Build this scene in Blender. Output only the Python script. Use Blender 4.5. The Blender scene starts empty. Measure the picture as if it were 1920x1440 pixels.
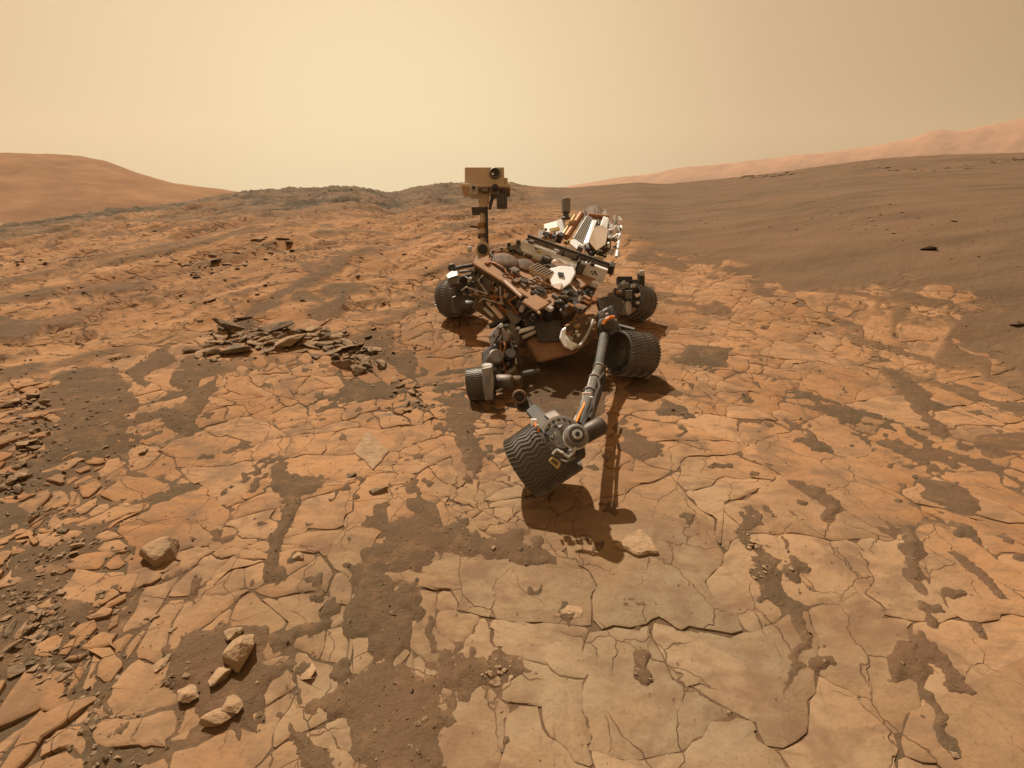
import bpy, bmesh, math, random
import numpy as np
from mathutils import Vector, Matrix

random.seed(7)
rng = np.random.default_rng(7)
sc = bpy.context.scene
COL = sc.collection

# ------------------------------------------------------------------ camera
FPX = 938.0                       # focal length in pixels of a 1920 wide picture
HCAM = 1.9
EYE = 385.0                       # row of the eye level
PITCH = math.atan((720 - EYE) / FPX)
cd = bpy.data.cameras.new('camera')
cam = bpy.data.objects.new('camera', cd)
COL.objects.link(cam)
cd.sensor_width = 36.0
cd.lens = FPX / 1920 * 36.0
cd.clip_start = 0.05
cd.clip_end = 12000
cam.location = (0, 0, HCAM)
cam.rotation_euler = (math.pi / 2 - PITCH, 0, 0)
sc.camera = cam

# ------------------------------------------------------------------ light
SUN_AZ = math.radians(-30)
SKY_AZ = math.radians(-12)        # the dust glows widest along this side        # from +Y towards +X
SUN_EL = math.radians(57)
w = bpy.data.worlds.new('World')
sc.world = w
w.use_nodes = True
nt = w.node_tree
nt.nodes.clear()
sky = nt.nodes.new('ShaderNodeTexSky')
sky.sky_type = 'NISHITA'
sky.sun_disc = False
sky.sun_elevation = SUN_EL
sky.sun_rotation = SUN_AZ
sky.air_density = 1.0
sky.dust_density = 8.0
sky.ozone_density = 0.0
def wn(t, **k):
    o = nt.nodes.new(t)
    for a_, v_ in k.items(): setattr(o, a_, v_)
    return o
bw = wn('ShaderNodeRGBToBW')
nt.links.new(sky.outputs[0], bw.inputs[0])
tc = wn('ShaderNodeTexCoord')
dot = wn('ShaderNodeVectorMath', operation='DOT_PRODUCT')
dot.inputs[1].default_value = (math.sin(SKY_AZ), math.cos(SKY_AZ), 0.0)
nt.links.new(tc.outputs['Generated'], dot.inputs[0])
rmp = wn('ShaderNodeValToRGB')
e = rmp.color_ramp.elements
e[0].position = 0.0; e[0].color = (0.42, 0.27, 0.135, 1)
e[1].position = 1.0; e[1].color = (0.97, 0.82, 0.52, 1)
for p_, c_ in ((0.55, (0.41, 0.256, 0.118, 1)), (0.80, (0.62, 0.41, 0.238, 1)), (0.93, (0.84, 0.63, 0.37, 1))):
    q_ = e.new(p_); q_.color = c_
nt.links.new(dot.outputs['Value'], rmp.inputs[0])
nrm = wn('ShaderNodeMath', operation='MULTIPLY'); nrm.inputs[1].default_value = 0.010
nt.links.new(bw.outputs[0], nrm.inputs[0])
tint = wn('ShaderNodeMix', data_type='RGBA', blend_type='ADD')
tint.inputs[0].default_value = 1.0
mul = wn('ShaderNodeMix', data_type='RGBA', blend_type='MULTIPLY'); mul.inputs[0].default_value = 1.0
mul.inputs[7].default_value = (1.0, 0.78, 0.46, 1)
nt.links.new(nrm.outputs[0], mul.inputs[6])
nt.links.new(rmp.outputs[0], tint.inputs[6]); nt.links.new(mul.outputs[2], tint.inputs[7])
bg = wn('ShaderNodeBackground')
bg.inputs[1].default_value = 0.74
wo = wn('ShaderNodeOutputWorld')
nt.links.new(tint.outputs[2], bg.inputs[0])
nt.links.new(bg.outputs[0], wo.inputs[0])

sd = bpy.data.lights.new('sun', 'SUN')
sd.energy = 5.0
sd.angle = math.radians(0.8)
sd.color = (1.0, 0.92, 0.79)
sun = bpy.data.objects.new('sun', sd)
COL.objects.link(sun)
sdir = Vector((math.sin(SUN_AZ) * math.cos(SUN_EL), math.cos(SUN_AZ) * math.cos(SUN_EL), math.sin(SUN_EL)))
sun.rotation_euler = sdir.to_track_quat('Z', 'Y').to_euler()
sun.location = (0, 0, 30)

sc.view_settings.view_transform = 'Standard'
sc.view_settings.look = 'None'
sc.view_settings.exposure = 0.27
sc.view_settings.gamma = 1.0
sc.view_settings.use_curve_mapping = False
sc.cycles.max_bounces = 4
sc.cycles.diffuse_bounces = 2
sc.cycles.glossy_bounces = 2
sc.cycles.volume_bounces = 0

# ------------------------------------------------------------------ picture <-> place
cP, sP = math.cos(PITCH), math.sin(PITCH)
cR = np.array([1.0, 0, 0]); cU = np.array([0, sP, cP]); cF = np.array([0, cP, -sP])
cO = np.array([0, 0, HCAM])

def P(px, py, depth):
    """a point at a given depth in front of the lens"""
    return cO + cF * depth + cR * ((px - 960) / FPX * depth) + cU * ((720 - py) / FPX * depth)

def ray(px, py):
    v = cF + cR * ((px - 960) / FPX) + cU * ((720 - py) / FPX)
    return v / np.linalg.norm(v)

def proj(x, y, z):
    qz = z - HCAM
    d = y * cP - qz * sP
    u = y * sP + qz * cP
    d = np.maximum(d, 0.05)
    return 960 + FPX * x / d, 720 - FPX * u / d

# ------------------------------------------------------------------ noise
def _h(ix, iy, s):
    n = (ix.astype(np.int64) * 374761393 + iy.astype(np.int64) * 668265263 + s * 974634777) & 0x7fffffff
    n = ((n ^ (n >> 13)) * 1274126177) & 0x7fffffff
    n = n ^ (n >> 16)
    return (n & 0xffff) / 65535.0

def vnoise(x, y, s=0):
    x = np.asarray(x, float); y = np.asarray(y, float)
    ix = np.floor(x); iy = np.floor(y)
    fx = x - ix; fy = y - iy
    fx = fx * fx * fx * (fx * (fx * 6 - 15) + 10); fy = fy * fy * fy * (fy * (fy * 6 - 15) + 10)
    a = _h(ix, iy, s); b = _h(ix + 1, iy, s); c = _h(ix, iy + 1, s); d = _h(ix + 1, iy + 1, s)
    return (a + (b - a) * fx) * (1 - fy) + (c + (d - c) * fx) * fy - 0.5

def fbm(x, y, s=0, o=4, g=0.5):
    t = 0; a = 1.0; f = 1.0
    for k in range(o):
        t = t + a * vnoise(x * f + 17.3 * k, y * f - 9.1 * k, s + k)
        a *= g; f *= 2.03
    return t

def sstep(a, b, v):
    t = np.clip((v - a) / (b - a), 0, 1)
    return t * t * (3 - 2 * t)

# ------------------------------------------------------------------ terrain heights
SKYLINE = [(-900, 520), (-400, 478), (0, 428), (150, 404), (300, 388), (420, 369), (460, 361), (500, 358), (580, 357),
           (650, 353), (690, 357), (735, 366), (770, 357), (820, 349), (870, 349), (940, 346), (1000, 352), (1060, 355),
           (1130, 350), (1200, 345), (1250, 348), (1330, 340), (1420, 332), (1500, 322), (1600, 307), (1700, 298),
           (1800, 293), (1920, 290), (2300, 280), (2900, 270)]
_sa, _st = [], []
for X, Y in SKYLINE:
    r = ray(X, Y)
    _sa.append(math.degrees(math.atan2(r[0], r[1]))); _st.append(r[2] / math.hypot(r[0], r[1]))
AZ = np.linspace(-180, 180, 1441)
te = np.interp(AZ, [-180, -110] + _sa + [110, 180], [0.0, -0.05] + _st + [0.05, 0.0])
_k = np.hanning(11); _k /= _k.sum()
te = np.convolve(np.pad(te, 5, mode='edge'), _k, 'valid')
DR = np.interp(AZ, [-180, -60, -30, -8, 0, 12, 40, 60, 180], [40, 30, 45, 75, 70, 60, 42, 36, 40])
dk = np.array([0, 1.5, 2.9, 4.3, 4.9, 6.1, 12, 25])
front = np.exp(-(AZ / 38.0) ** 2)
zk = [np.full_like(AZ, v) for v in (-0.06, -0.03, 0.12, 0.20, 0.29)]
zk.append(0.36 + 0.22 * front)
zk.append(HCAM + 12 * (te - 0.062))
zk.append(HCAM + 25 * (te - 0.020))
KN = [np.full_like(AZ, v) for v in dk] + [DR, DR * 1.5, np.full_like(AZ, 250.0), np.full_like(AZ, 3600.0)]
zs = HCAM + DR * te
zk += [zs, zs - 1.6, np.full_like(AZ, -9.0), np.full_like(AZ, -20.0)]
KN = np.array(KN).T; ZK = np.array(zk).T           # az x knots
LD = np.linspace(math.log(0.2), math.log(3600), 700)
hh = np.diff(KN, axis=1); dl = np.diff(ZK, axis=1) / hh
mm = np.zeros_like(ZK)
mm[:, 1:-1] = np.where(dl[:, :-1] * dl[:, 1:] > 0, 2 * dl[:, :-1] * dl[:, 1:] / (dl[:, :-1] + dl[:, 1:] + 1e-12), 0)
mm[:, 0] = dl[:, 0]; mm[:, -1] = dl[:, -1]
TAB = np.zeros((len(AZ), len(LD)))
for i in range(len(AZ)):
    d = np.exp(LD)
    k = np.clip(np.searchsorted(KN[i], d) - 1, 0, KN.shape[1] - 2)
    t = np.clip((d - KN[i, k]) / hh[i, k], 0, 1)
    TAB[i] = ((2*t**3 - 3*t**2 + 1) * ZK[i, k] + (t**3 - 2*t**2 + t) * hh[i, k] * mm[i, k]
              + (-2*t**3 + 3*t**2) * ZK[i, k+1] + (t**3 - t**2) * hh[i, k] * mm[i, k+1])

def T0(x, y):
    x = np.asarray(x, float); y = np.asarray(y, float)
    d = np.maximum(np.hypot(x, y), 0.21)
    a = np.degrees(np.arctan2(x, y))
    fa = np.clip((a + 180) / 0.25, 0, 1439.999); ia = fa.astype(int); ta = fa - ia
    fl = np.clip((np.log(d) - LD[0]) / (LD[1] - LD[0]), 0, 698.999); il = fl.astype(int); tl = fl - il
    return ((TAB[ia, il] * (1-ta) + TAB[ia+1, il] * ta) * (1-tl) + (TAB[ia, il+1] * (1-ta) + TAB[ia+1, il+1] * ta) * tl)

def T(x, y):
    d = np.hypot(x, y)
    return T0(x, y) + 0.035 * fbm(np.asarray(x) / 1.6, np.asarray(y) / 1.6, 3, 2) * np.clip(d / 3, 0.4, 1.5)

def G(px, py):
    """ground point seen at a picture position (beyond the ridge: the ridge)"""
    r = ray(px, py)
    t = np.exp(np.linspace(math.log(0.6), math.log(85), 1200))
    X, Y, Z = r[0]*t, r[1]*t, HCAM + r[2]*t
    below = Z < T(X, Y)
    i = int(np.argmax(below)) if below.any() else len(t) - 1
    if not below.any():
        h = math.hypot(r[0], r[1]); d = 45.0
        return np.array([r[0]/h*d, r[1]/h*d, float(T(r[0]/h*d, r[1]/h*d))])
    return np.array([X[i], Y[i], float(T(X[i], Y[i]))])

def poly_sd(pts, x, y):
    """signed distance to polygon, positive inside"""
    n = len(pts); inside = np.zeros(x.shape, bool); dist = np.full(x.shape, 1e9)
    for i in range(n):
        x0, y0 = pts[i]; x1, y1 = pts[(i+1) % n]
        ex, ey = x1-x0, y1-y0
        t = np.clip(((x-x0)*ex + (y-y0)*ey) / (ex*ex + ey*ey + 1e-12), 0, 1)
        dist = np.minimum(dist, np.hypot(x-x0-t*ex, y-y0-t*ey))
        c = ((y0 > y) != (y1 > y)) & (x < ex * (y - y0) / (ey if abs(ey) > 1e-12 else 1e-12) + x0)
        inside ^= c
    return np.where(inside, dist, -dist)

SAND = [
 [(515,845),(545,880),(610,890),(630,915),(560,935),(555,1000),(540,1075),(505,1060),(510,960)],
 [(640,1065),(700,1070),(745,1130),(760,1210),(720,1250),(680,1230),(660,1150)],
 [(745,1090),(790,1100),(800,1150),(770,1165),(740,1130)],
 [(730,1010),(800,985),(900,1000),(940,1020),(990,990),(1040,1070),(960,1060),(880,1060),(800,1040),(700,1060)],
 [(800,1265),(915,1205),(980,1270),(930,1290),(830,1290)],
 [(815,1165),(855,1190),(865,1230),(840,1225)],
 [(700,1240),(800,1270),(850,1330),(800,1380),(850,1440),(830,1520),(700,1520),(660,1400),(640,1330),(620,1290)],
 [(300,1220),(420,1150),(480,1180),(500,1240),(560,1250),(480,1330),(470,1390),(400,1390),(340,1290)],
 [(110,700),(230,690),(250,750),(240,830),(170,870),(90,860),(80,760)],
 [(480,1180),(640,1150),(625,1180),(540,1210)],
 [(1402,955),(1425,965),(1447,1080),(1482,1180),(1507,1260),(1488,1260),(1453,1170),(1422,1090)],
 [(1490,1255),(1506,1255),(1518,1370),(1505,1378)],
 [(1690,1190),(1730,1180),(1760,1250),(1790,1280),(1700,1295),(1645,1290),(1660,1230)],
 [(1695,1010),(1725,985),(1730,1060),(1712,1100),(1690,1080)],
 [(1730,770),(1768,800),(1765,825),(1735,805)],
 [(1460,780),(1500,805),(1548,850),(1535,862),(1490,832)],
 [(1220,738),(1290,758),(1312,792),(1240,792)],
 [(1290,650),(1370,655),(1350,690),(1270,680)],
 [(1480,890),(1550,930),(1590,970),(1560,990),(1520,940)],
 [(1160,800),(1250,830),(1220,862),(1150,830)],
 [(530,540),(650,475),(645,500),(540,562),(440,640),(390,645)],
 [(570,590),(650,545),(650,585),(600,612)],
 [(310,780),(420,690),(395,760),(340,830)],
 [(0,690),(80,680),(95,702),(0,722)],
 [(-60,590),(90,600),(60,640),(-60,645)],
 [(835,735),(890,760),(905,900),(870,880)],
 [(180,1215),(222,1280),(215,1335),(185,1300)],
 [(60,1120),(130,1100),(140,1200),(90,1260),(50,1220)],
 [(-40,930),(40,900),(70,960),(20,1030),(-60,1040)],
 [(150,1300),(190,1330),(180,1440),(140,1440)],
 [(560,1330),(620,1400),(640,1460),(560,1460)],
 [(1740,1300),(1790,1320),(1800,1440),(1760,1440)],
 [(1640,690),(1700,700),(1760,760),(1740,790),(1690,750)],
 [(240,690),(330,640),(345,665),(260,730)],
 [(1100,640),(1130,640),(1140,780),(1020,800),(980,740),(1000,680)],
]
DUNE_PX = [(1010,372),(1090,400),(1165,440),(1200,470),(1262,488),(1330,500),(1400,528),(1450,575),(1500,600),(1560,662),
           (1640,702),(1662,672),(1602,612),(1540,553),(1620,572),(1690,560),(1780,582),(1805,625),(1850,692),(1925,765),(2050,830),(2400,960)]
sand_polys = []
for pl in SAND:
    sand_polys.append([tuple(G(*q)[:2]) for q in pl])
dune_poly = [tuple(G(*q)[:2]) for q in DUNE_PX]
dune_poly += [(120, 60), (120, 130), (10, 140)]
DARKBAND = [(-200, 430), (0, 462), (140, 420), (330, 392), (430, 400), (560, 405), (700, 385), (860, 392), (1000, 380), (1010, 340), (800, 330), (500, 340), (-200, 400)]
band_poly = [tuple(G(*q)[:2]) for q in DARKBAND[:9]]
band_poly += [(2, 130), (-45, 130), (-90, 90)]

def sand_mask(x, y):
    """how far wind-blown sand covers the bedrock, 0..1"""
    wx = x + 0.13 * fbm(x/0.30, y/0.30, 31, 5, 0.62) ; wy = y + 0.13 * fbm(x/0.30, y/0.30, 41, 5, 0.62)
    m = np.zeros(x.shape)
    for pl in sand_polys:
        a = np.array(pl); x0, y0 = a.min(0) - 0.3; x1, y1 = a.max(0) + 0.3
        b = (wx > x0) & (wx < x1) & (wy > y0) & (wy < y1)
        if b.any():
            s = poly_sd(pl, wx[b], wy[b])
            m[b] = np.maximum(m[b], sstep(-0.05, 0.07, s))
    d = np.hypot(x, y)
    n = fbm(x/0.9 + 0.3*y, y/0.9, 51, 4)
    m = np.maximum(m, sstep(0.36, 0.52, n) * 0.9 * sstep(1.5, 2.5, d))
    rr_ = np.hypot(x - 0.2, y - 2.3); th_ = np.arctan2(x - 0.2, y - 2.3)
    sp = fbm(th_*2.3 + 40, rr_/0.26, 55, 5, 0.66)
    m = np.maximum(m, sstep(0.25, 0.50, sp) * 0.8 * sstep(0.6, 1.6, rr_) * (0.45 + 0.55*sstep(-0.2, 0.3, vnoise(x/1.1, y/1.1, 58))))
    m0_ = 1 - np.exp(-((x - 0.45)/0.55)**2 - ((y - 1.35)/0.5)**2)
    m = m*np.where(x > 0.05, m0_, 1.0)
    sp2 = fbm(x/0.15, y/0.15, 57, 3, 0.6)
    m = np.maximum(m, sstep(0.40, 0.58, sp2) * 0.75)
    # loose soil between the broken plates at the left
    ppx_, ppy_ = proj(x, y, np.zeros_like(x) + 0.1)
    lft = np.clip((330 - ppx_)/300, 0, 1)*np.clip((ppy_ - 640)/150, 0, 1)*(y > 0.5)
    m = np.maximum(m, 0.8*lft*sstep(0.08, 0.36, fbm(x/0.4, y/0.55, 59, 4, 0.6)))
    # streaks running away up the slope
    u = x*0.62 + y*0.78; v = -x*0.78 + y*0.62
    n2 = fbm(u/3.2, v/0.55, 61, 4)
    m = np.maximum(m, sstep(0.22, 0.42, n2) * sstep(4.0, 7.0, d) * 0.85)
    return m

def dune_mask(x, y):
    s = poly_sd(dune_poly, x + 0.35*fbm(x/0.8, y/0.8, 71, 4), y + 0.5*fbm(x/0.8, y/0.8, 77, 4))
    return sstep(-0.25, 0.75, s + 0.45*fbm(x/0.35, y/0.35, 73, 4, 0.6))

def band_mask(x, y):
    k = np.clip(np.hypot(x, y)/10, 0.2, 3)
    s = poly_sd(band_poly, x + k*0.9*fbm(x/3, y/3, 72, 3), y + k*1.5*fbm(x/3, y/3, 78, 3))
    return sstep(-4.0, 3.0, s) * sstep(8, 14, np.hypot(x, y))

def rough(px, py):
    """broken, jumbled ground: towards the left and in the ledge beside the rover"""
    a = np.clip((420 - px) / 420, 0, 1) * np.clip((py - 520) / 300, 0, 1)
    b = np.exp(-((px - 540 - (py-650)*-0.6) / 170) ** 2 - ((py - 650) / 42) ** 2)
    c = np.exp(-((px - 770) / 90) ** 2 - ((py - 740) / 40) ** 2)
    return np.clip(a + b + 0.8 * c, 0, 1)

# ------------------------------------------------------------------ materials
MATS = {}
def newmat(name):
    m = bpy.data.materials.new(name); m.use_nodes = True
    n = m.node_tree; n.nodes.clear()
    o = n.nodes.new('ShaderNodeOutputMaterial'); b = n.nodes.new('ShaderNodeBsdfPrincipled')
    n.links.new(b.outputs[0], o.inputs[0])
    MATS[name] = m
    return m, n, b

class NT:
    """small helper to write node graphs"""
    def __init__(s, n): s.n = n
    def node(s, t, **k):
        o = s.n.nodes.new(t)
        for a, v in k.items(): setattr(o, a, v)
        return o
    def put(s, sock, v):
        if hasattr(v, 'is_output'): s.n.links.new(v, sock)
        else: sock.default_value = v
    def noise(s, vec, scale, detail=4, rough=0.55, dist=0.0):
        o = s.node('ShaderNodeTexNoise'); s.put(o.inputs['Vector'], vec)
        o.inputs['Scale'].default_value = scale; o.inputs['Detail'].default_value = min(detail, 3.4)
        o.inputs['Roughness'].default_value = rough; o.inputs['Distortion'].default_value = dist
        return o.outputs[0]
    def voro(s, vec, scale, feat='DISTANCE_TO_EDGE'):
        o = s.node('ShaderNodeTexVoronoi', feature=feat); s.put(o.inputs['Vector'], vec)
        o.inputs['Scale'].default_value = scale
        return o.outputs['Distance']
    def ramp(s, v, stops):
        o = s.node('ShaderNodeValToRGB'); s.put(o.inputs[0], v)
        e = o.color_ramp.elements
        while len(e) < len(stops): e.new(0.5)
        for q, (p, c) in zip(e, stops):
            q.position = p; q.color = (c, c, c, 1) if isinstance(c, (int, float)) else (*c, 1)
        return o.outputs[0]
    def mix(s, f, a, b, blend='MIX'):
        o = s.node('ShaderNodeMix', data_type='RGBA', blend_type=blend)
        s.put(o.inputs[0], f)
        for i, v in ((6, a), (7, b)):
            if isinstance(v, tuple): v = (*v, 1) if len(v) == 3 else v
            s.put(o.inputs[i], v)
        return o.outputs[2]
    def math(s, op, a, b=0.0):
        o = s.node('ShaderNodeMath', operation=op); s.put(o.inputs[0], a); s.put(o.inputs[1], b)
        return o.outputs[0]
    def map(s, vec, scale=(1, 1, 1), rot=(0, 0, 0)):
        o = s.node('ShaderNodeMapping'); s.put(o.inputs[0], vec)
        o.inputs['Scale'].default_value = scale; o.inputs['Rotation'].default_value = rot
        return o.outputs[0]
    def bump(s, h, strength, dist, prev=None):
        o = s.node('ShaderNodeBump'); s.put(o.inputs['Height'], h)
        o.inputs['Strength'].default_value = strength; o.inputs['Distance'].default_value = dist
        if prev is not None: s.n.links.new(prev, o.inputs['Normal'])
        return o.outputs[0]
    def warp(s, vec, scale, amt, detail=4):
        o = s.node('ShaderNodeTexNoise'); s.put(o.inputs['Vector'], vec)
        o.inputs['Scale'].default_value = scale; o.inputs['Detail'].default_value = detail; o.inputs['Roughness'].default_value = 0.6
        a = s.node('ShaderNodeVectorMath', operation='SUBTRACT'); s.put(a.inputs[0], o.outputs[1]); a.inputs[1].default_value = (.5, .5, .5)
        b = s.node('ShaderNodeVectorMath', operation='MULTIPLY_ADD'); s.put(b.inputs[0], a.outputs[0]); b.inputs[1].default_value = (amt, amt, amt); s.put(b.inputs[2], vec)
        return b.outputs[0]
    def pos(s): return s.node('ShaderNodeNewGeometry').outputs['Position']
    def attr(s, name): return s.node('ShaderNodeAttribute', attribute_name=name).outputs['Fac']

ORANGE = (0.272, 0.136, 0.060); ORANGE2 = (0.388, 0.206, 0.097)
TAN = (0.238, 0.170, 0.102); TAN2 = (0.300, 0.212, 0.125)
SANDC = (0.132, 0.075, 0.041); SANDG = (0.100, 0.066, 0.036)
DUNE = (0.108, 0.067, 0.039); DUNE2 = (0.150, 0.092, 0.053)

def rock_colour(g, pos, pale):
    """bedrock colour: rusty orange dust, tan where the wind has cleaned it"""
    n1 = g.noise(pos, 0.9, 5, 0.6); n2 = g.noise(pos, 9, 5, 0.65); n3 = g.noise(pos, 60, 3, 0.6)
    o = g.mix(g.ramp(n1, [(0.35, 0), (0.65, 1)]), ORANGE, ORANGE2)
    t = g.mix(g.ramp(n1, [(0.35, 0), (0.65, 1)]), TAN, TAN2)
    f = g.math('ADD', pale, g.math('MULTIPLY', g.math('SUBTRACT', g.noise(pos, 1.7, 4, 0.6), 0.5), 1.3))
    f = g.ramp(f, [(0.12, 0), (0.88, 1)])
    c = g.mix(f, o, t)
    c = g.mix(g.ramp(n2, [(0.3, 0.0), (0.7, 0.34)]), c, g.mix(1.0, c, (0.62, 0.56, 0.52), 'MULTIPLY'))
    c = g.mix(g.ramp(n3, [(0.52, 0), (0.75, 0.45)]), c, g.mix(1.0, c, (0.55, 0.5, 0.46), 'MULTIPLY'))
    return c

def pale_of(g, pos):
    s = g.node('ShaderNodeSeparateXYZ'); g.n.links.new(pos, s.inputs[0])
    dx = g.math('SUBTRACT', s.outputs[0], 0.45); dy = g.math('SUBTRACT', s.outputs[1], 1.7)
    dd = g.math('SQRT', g.math('ADD', g.math('MULTIPLY', g.math('MULTIPLY', dx, dx), 0.55), g.math('MULTIPLY', dy, dy)))
    return g.ramp(dd, [(0.25, 0.95), (1.0, 0.35)]) if False else g.math('SUBTRACT', 0.95, g.math('MULTIPLY', dd, 0.41))

# ground: sand, bedrock far off, dune
m, n, b = newmat('ground'); g = NT(n)
pos = g.pos()
pale = pale_of(g, pos)
rk = rock_colour(g, pos, pale)
wpos = g.warp(pos, 1.6, 0.55)
crk = g.voro(g.map(wpos, (0.7, 1.3, 0.2), (0, 0, 0.6)), 1.7)
wob = g.noise(pos, 3.0, 5, 0.7)
crk2 = g.voro(g.map(wpos, (0.8, 1.2, 0.2), (0, 0, 0.9)), 5.0)
cmask = g.math('MULTIPLY', g.ramp(crk, [(0.0, 1), (0.05, 0)]), g.ramp(wob, [(0.42, 0), (0.6, 1)]))
cmask2 = g.math('MULTIPLY', g.ramp(crk2, [(0.0, 1), (0.09, 0)]), g.ramp(g.noise(pos, 1.1, 4, 0.6), [(0.48, 0), (0.62, 0.8)]))
cm = g.math('MAXIMUM', cmask, cmask2)
rk = g.mix(cm, rk, (0.11, 0.062, 0.034))
str_ = g.noise(g.map(pos, (0.35, 3.2, 1), (0, 0, -0.75)), 1.0, 5, 0.6)
rk = g.mix(g.ramp(str_, [(0.50, 0), (0.68, 0.65)]), rk, (0.19, 0.115, 0.062))
sn1 = g.noise(pos, 1.4, 4, 0.6); sn2 = g.noise(pos, 160, 3, 0.7)
sand = g.mix(g.ramp(sn1, [(0.4, 0), (0.6, 1)]), SANDC, SANDG)
sand = g.mix(g.ramp(sn2, [(0.35, 0.35), (0.65, 0)]), sand, (0.085, 0.05, 0.03))
sand = g.mix(g.ramp(g.noise(pos, 5.5, 4, 0.7), [(0.52, 0), (0.70, 0.55)]), sand, (0.215, 0.120, 0.062))
sand = g.mix(g.ramp(g.voro(pos, 90, 'F1'), [(0.10, 0.5), (0.22, 0)]), sand, (0.27, 0.16, 0.09))
dst = g.noise(g.map(pos, (0.22, 2.4, 1), (0, 0, 0.35)), 1.0, 6, 0.6)
dn = g.mix(g.ramp(dst, [(0.38, 0), (0.62, 1)]), DUNE, DUNE2)
dn = g.mix(g.ramp(g.noise(pos, 0.35, 5, 0.6), [(0.45, 0), (0.7, 0.6)]), dn, (0.19, 0.108, 0.058))
dn = g.mix(g.ramp(g.voro(g.map(pos, (0.7, 1, 1)), 3.2, 'F1'), [(0.05, 0.7), (0.10, 0)]), dn, (0.05, 0.034, 0.022))
col = g.mix(g.attr('rock'), sand, rk)
col = g.mix(g.attr('dune'), col, dn)
band = g.mix(g.ramp(g.noise(pos, 0.6, 5, 0.65), [(0.4, 0), (0.6, 1)]), (0.085, 0.062, 0.038), (0.17, 0.105, 0.06))
col = g.mix(g.attr('band'), col, band)
n.links.new(col, b.inputs['Base Color'])
b.inputs['Roughness'].default_value = 0.95
b.inputs['Specular IOR Level'].default_value = 0.12
hb = g.bump(g.noise(pos, 14, 6, 0.65), 0.55, 0.03)
hb = g.bump(g.noise(pos, 110, 3, 0.6), 0.5, 0.006, hb)
hb = g.bump(g.math('SUBTRACT', 1.0, g.math('MULTIPLY', cm, g.attr('rock'))), 0.8, 0.04, hb)
n.links.new(hb, b.inputs['Normal'])

# slab material
m, n, b = newmat('bedrock'); g = NT(n)
pos = g.pos()
c = rock_colour(g, pos, pale_of(g, pos))
isl = g.node('ShaderNodeNewGeometry').outputs['Random Per Island']
oi = g.node('ShaderNodeObjectInfo').outputs['Random']
rr = g.math('FRACT', g.math('ADD', isl, oi))
c = g.mix(g.ramp(rr, [(0.0, 0.32), (0.5, 0.0), (1.0, 0.0)]), c, g.mix(1.0, c, (0.78, 0.72, 0.68), 'MULTIPLY'))
c = g.mix(g.ramp(rr, [(0.6, 0.0), (1.0, 0.35)]), c, (0.36, 0.225, 0.125))
hc = g.voro(g.map(g.warp(pos, 2.2, 0.35), (1, 0.7, 0.3), (0, 0, 0.4)), 3.6)
hm = g.math('MULTIPLY', g.ramp(hc, [(0.0, 1), (0.012, 0)]), g.ramp(g.noise(pos, 2.4, 3, 0.6), [(0.45, 0), (0.56, 1)]))
pit = g.math('MULTIPLY', g.ramp(g.voro(g.map(pos, (1, 0.55, 1), (0, 0, 0.3)), 24, 'F1'), [(0.10, 1), (0.17, 0)]), g.ramp(g.noise(pos, 2.0, 4, 0.6), [(0.5, 0), (0.62, 1)]))
mk = g.math('MAXIMUM', g.math('MULTIPLY', hm, 0.8), g.math('MULTIPLY', pit, 0.75))
c = g.mix(mk, c, (0.12, 0.066, 0.036))
stn = g.noise(pos, 3.1, 6, 0.7, 0.4)
c = g.mix(g.ramp(stn, [(0.50, 0), (0.64, 0.75)]), c, (0.165, 0.098, 0.055))
st2 = g.noise(g.map(pos, (0.6, 1.6, 1), (0, 0, 0.7)), 7, 6, 0.72)
c = g.mix(g.ramp(st2, [(0.50, 0), (0.66, 0.65)]), c, (0.175, 0.105, 0.060))
n.links.new(c, b.inputs['Base Color'])
b.inputs['Roughness'].default_value = 0.92
b.inputs['Specular IOR Level'].default_value = 0.15
hb = g.bump(g.noise(pos, 7, 7, 0.6), 0.45, 0.03)
hb = g.bump(g.noise(pos, 70, 4, 0.65), 0.4, 0.006, hb)
hb = g.bump(g.math('SUBTRACT', 1.0, mk), 0.7, 0.012, hb)
n.links.new(hb, b.inputs['Normal'])

# loose rocks
def rockmat(name, c1, c2, dust):
    m, n, b = newmat(name); g = NT(n)
    pos = g.pos()
    oi = g.math('FRACT', g.math('ADD', g.node('ShaderNodeObjectInfo').outputs['Random'], g.node('ShaderNodeNewGeometry').outputs['Random Per Island']))
    c = g.mix(oi, c1, c2)
    c = g.mix(g.ramp(g.noise(pos, 18, 6, 0.65), [(0.35, 0.55), (0.65, 0)]), c, g.mix(1.0, c, (0.5, 0.46, 0.42), 'MULTIPLY'))
    nz = g.node('ShaderNodeSeparateXYZ'); g.n.links.new(g.node('ShaderNodeNewGeometry').outputs['Normal'], nz.inputs[0])
    c = g.mix(g.math('MULTIPLY', g.ramp(nz.outputs[2], [(0.55, 0), (0.95, 1)]), g.ramp(g.noise(pos, 9, 4, 0.6), [(0.35, 0), (0.6, dust)])), c, (0.40, 0.215, 0.105))
    g.n.links.new(c, b.inputs['Base Color'])
    b.inputs['Roughness'].default_value = 0.9; b.inputs['Specular IOR Level'].default_value = 0.2
    hb = g.bump(g.noise(pos, 30, 7, 0.65), 0.7, 0.02)
    g.n.links.new(hb, b.inputs['Normal'])
rockmat('rock_grey', (0.135, 0.100, 0.064), (0.25, 0.178, 0.110), 0.4)
rockmat('rock_tan', (0.27, 0.180, 0.105), (0.36, 0.24, 0.14), 0.35)
rockmat('rock_dark', (0.05, 0.038, 0.027), (0.10, 0.07, 0.045), 0.25)

rockmat('rock_blue', (0.15, 0.15, 0.165), (0.18, 0.18, 0.20), 0.3)

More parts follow.
